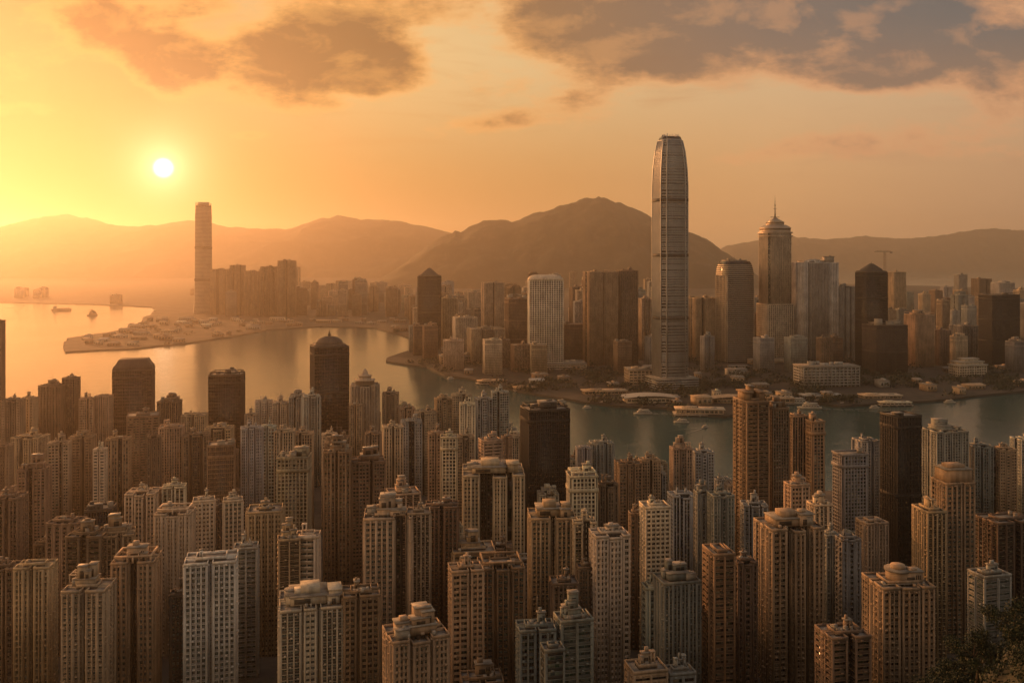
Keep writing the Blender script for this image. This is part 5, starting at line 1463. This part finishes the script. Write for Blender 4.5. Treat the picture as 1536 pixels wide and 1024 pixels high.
def wake(name, px, py, L, rz, lab):
    X, Y = wpt(px, py, 0.0); c, s_ = math.cos(R(rz)), math.sin(R(rz)); m = MB()
    for sd in (-1, 1):
        for q in range(9):
            a, b = -L * .5 - q * L * .45, -L * .5 - (q + .8) * L * .45
            w0 = sd * (1.5 + q * 1.3); th = 1.3 * (1 - q / 11)
            pts = [(a, w0), (b, w0 + sd * 1.2), (b, w0 + sd * (1.2 + th)), (a, w0 + sd * th)]
            if sd < 0: pts = pts[::-1]
            m.face([(X + x * c - y_ * s_, Y + x * s_ + y_ * c, .45) for x, y_ in pts][::-1], 'foam')
    o = m.build(name); tag(o, lab, 'wake'); o['kind'] = 'stuff'


M['foam'] = flat_mat('wake_foam', (.38, .38, .36), .7, 0, .6, .2)
wake('boat_wake', 964, 621, 26, 186, 'pale foam wake behind the ferry under way by the curved roof pier')
wake('boat_wake', 1214, 613, 34, 170, 'pale foam wake behind the outermost ferry off the grey pier shed')
wake('boat_wake', 1058, 641, 12, 40, 'thin foam wake behind the tiny boat on open water')


# waterfront planting: patches of low trees, one mass
def leaf_cloud(mb, cx, cyy, cz, rx, ry, rz_, n, size, r):
    for _ in range(n):
        a, b = r.uniform(0, 2 * math.pi), r.uniform(-1, 1)
        q = r.random() ** .4; s = math.sqrt(1 - b * b)
        x, y, z = cx + rx * q * s * math.cos(a), cyy + ry * q * s * math.sin(a), cz + rz_ * q * b
        nv = Vector((r.gauss(0, 1), r.gauss(0, 1), r.gauss(.6, 1))).normalized()
        t = nv.orthogonal().normalized() * size * r.uniform(.6, 1.3); u = nv.cross(t)
        mb.face([(x - t.x, y - t.y, z - t.z), (x + u.x * .6, y + u.y * .6, z + u.z * .6), (x + t.x, y + t.y, z + t.z), (x - u.x * .6, y - u.y * .6, z - u.z * .6)], 'leaf')


mb = MB(); k = 0; tries = 0
while k < 850 and tries < 40000:
    tries += 1
    px, py = rq.uniform(90, 1540), rq.uniform(492, 620)
    X, Y = wpt(px, py, 3.0)
    if (px < 560 and rq.random() < .75) or mnoise.noise((X * .008, Y * .008, 4)) < -.05 or not inside(LAND, X, Y - 6) or not inside(LAND, X, Y): continue
    if any(abs(X - p['X']) < p['r'] * .8 and abs(Y - p['Y']) < p['r'] * .8 for p in HAND) or any(math.hypot(X - q[0], Y - q[1]) < q[2] * .9 for q in QUAY): continue
    r_ = rq.uniform(5, 11); leaf_cloud(mb, X, Y, 3 + r_ * .5, r_ * 1.5, r_ * 1.1, r_ * .7, 34, 2.4, rq); k += 1
o = mb.build('waterfront_foliage'); tag(o, 'dark green foliage patches along the far quay', 'foliage'); o['kind'] = 'stuff'


# hillside trees in the near corner
def tree_mesh(seed):
    r = random.Random(seed); tr, cr = MB(), MB(); hgt = r.uniform(9, 13)
    base = [(0, 0, 0, .42), (r.uniform(-.3, .3), r.uniform(-.3, .3), hgt * .3, .33), (r.uniform(-.6, .6), r.uniform(-.6, .6), hgt * .6, .22), (r.uniform(-.8, .8), r.uniform(-.8, .8), hgt * .85, .08)]
    def limb(pts):
        n = 7
        tr.loft([(p[2], [(p[0] + p[3] * math.cos(2 * math.pi * i / n), p[1] + p[3] * math.sin(2 * math.pi * i / n)) for i in range(n)]) for p in pts], 'bark')
    limb(base)
    for i in range(7):
        a = i * 2.4 + r.uniform(-.4, .4); z0 = hgt * r.uniform(.3, .65); L = r.uniform(2.4, 4.4); b = base[1] if z0 < hgt * .45 else base[2]
        tip = (b[0] + math.cos(a) * L, b[1] + math.sin(a) * L, z0 + r.uniform(1.2, 3))
        limb([(b[0], b[1], z0, .16), (b[0] + math.cos(a) * L * .5, b[1] + math.sin(a) * L * .5, (z0 + tip[2]) / 2 + .2, .11), (*tip, .04)])
        for q in range(3):
            rr = r.uniform(1.1, 2.1); leaf_cloud(cr, tip[0] + r.uniform(-1.2, 1.2), tip[1] + r.uniform(-1.2, 1.2), tip[2] + r.uniform(-.3, 1.3), rr, rr, rr * .7, 130, .26, r)
    for q in range(6):
        rr = r.uniform(1.2, 2.2); leaf_cloud(cr, r.uniform(-1.8, 1.8), r.uniform(-1.8, 1.8), hgt * r.uniform(.7, .98), rr, rr, rr * .75, 130, .26, r)
    return tr.mesh('trunk'), cr.mesh('crown')


mb = MB(); k = 0; rs = random.Random(8)
while k < 2000:
    X, Y = rs.uniform(50, 400), rs.uniform(60, 345)
    px = CX + X / Y * F
    if px < 1380 or gz(X, Y) < 42 or (px > 1800 and rs.random() < .55): continue
    if any(math.hypot(X - p['X'], Y - p['Y']) < p['r'] + 3 for p in PLACED): continue
    near = px < 1700; q = 1 if near else 1.9
    leaf_cloud(mb, X, Y, gz(X, Y) + .8 * q, 3.6 * q, 3.6 * q, 1.6 * q, 80, .36 * q, rs); k += 1
o = mb.build('hillside_undergrowth'); tag(o, 'dark undergrowth covering the shaded hillside at the lower corner', 'undergrowth'); o['kind'] = 'stuff'
TM = [tree_mesh(q) for q in (1, 2, 3)]
nt = 0; rt = random.Random(21)
spots = []
while nt < 46:
    X, Y = rt.uniform(88, 215), rt.uniform(150, 305)
    px = CX + X / Y * F; g = gz(X, Y); py = HOR + (H - g - 9) / Y * F
    if px > 1640 or px < 1405 or any(math.hypot(X - s[0], Y - s[1]) < 6.5 for s in spots): continue
    if any(math.hypot(X - p['X'], Y - p['Y']) < p['r'] + 4 for p in PLACED): continue
    ref_y = float(np.interp(px, [1420, 1460, 1500, 1536, 1600], [1010, 975, 950, 925, 900]))
    if py < ref_y - 12: continue
    spots.append((X, Y)); nt += 1
    t = thing('hillside_tree', 'dark leafy tree among others on the shaded hillside at the lower corner', 'tree', (X, Y, g - .3), rt.uniform(0, 6), 'trees on the shaded hillside')
    a, b = TM[nt % 3]
    put('trunk', a, t); put('crown', b, t)
    if len(spots) > 45: break


# ------------------------------------------------------------------ haze: one closed box of even air
def haze():
    global NT
    m = bpy.data.materials.new('warm_haze'); m.use_nodes = True
    nt_ = m.node_tree
    for n in list(nt_.nodes):
        if n.type != 'OUTPUT_MATERIAL': nt_.nodes.remove(n)
    v = nt_.nodes.new('ShaderNodeVolumePrincipled')
    v.inputs['Color'].default_value = (1.0, .90, .78, 1)
    v.inputs['Density'].default_value = HAZE_DENSITY
    v.inputs['Anisotropy'].default_value = HAZE_ANISO
    nt_.links.new(v.outputs[0], [n for n in nt_.nodes if n.type == 'OUTPUT_MATERIAL'][0].inputs['Volume'])
    M['haze'] = m
    mb = MB(); mb.box(-14200, 14200, -1200, 18200, -5.5, 870, 'haze')
    o = mb.build('haze'); o['kind'] = 'stuff'


haze()
from collections import Counter
print('COUNTS', Counter(o.name.split('.')[0] for o in bpy.data.objects if o.parent is None))
print('labels shared:', [k for k, v in LABELS.items() if len(v) > 1][:8], 'windows', NWIN[0], 'objects', len(bpy.data.objects))
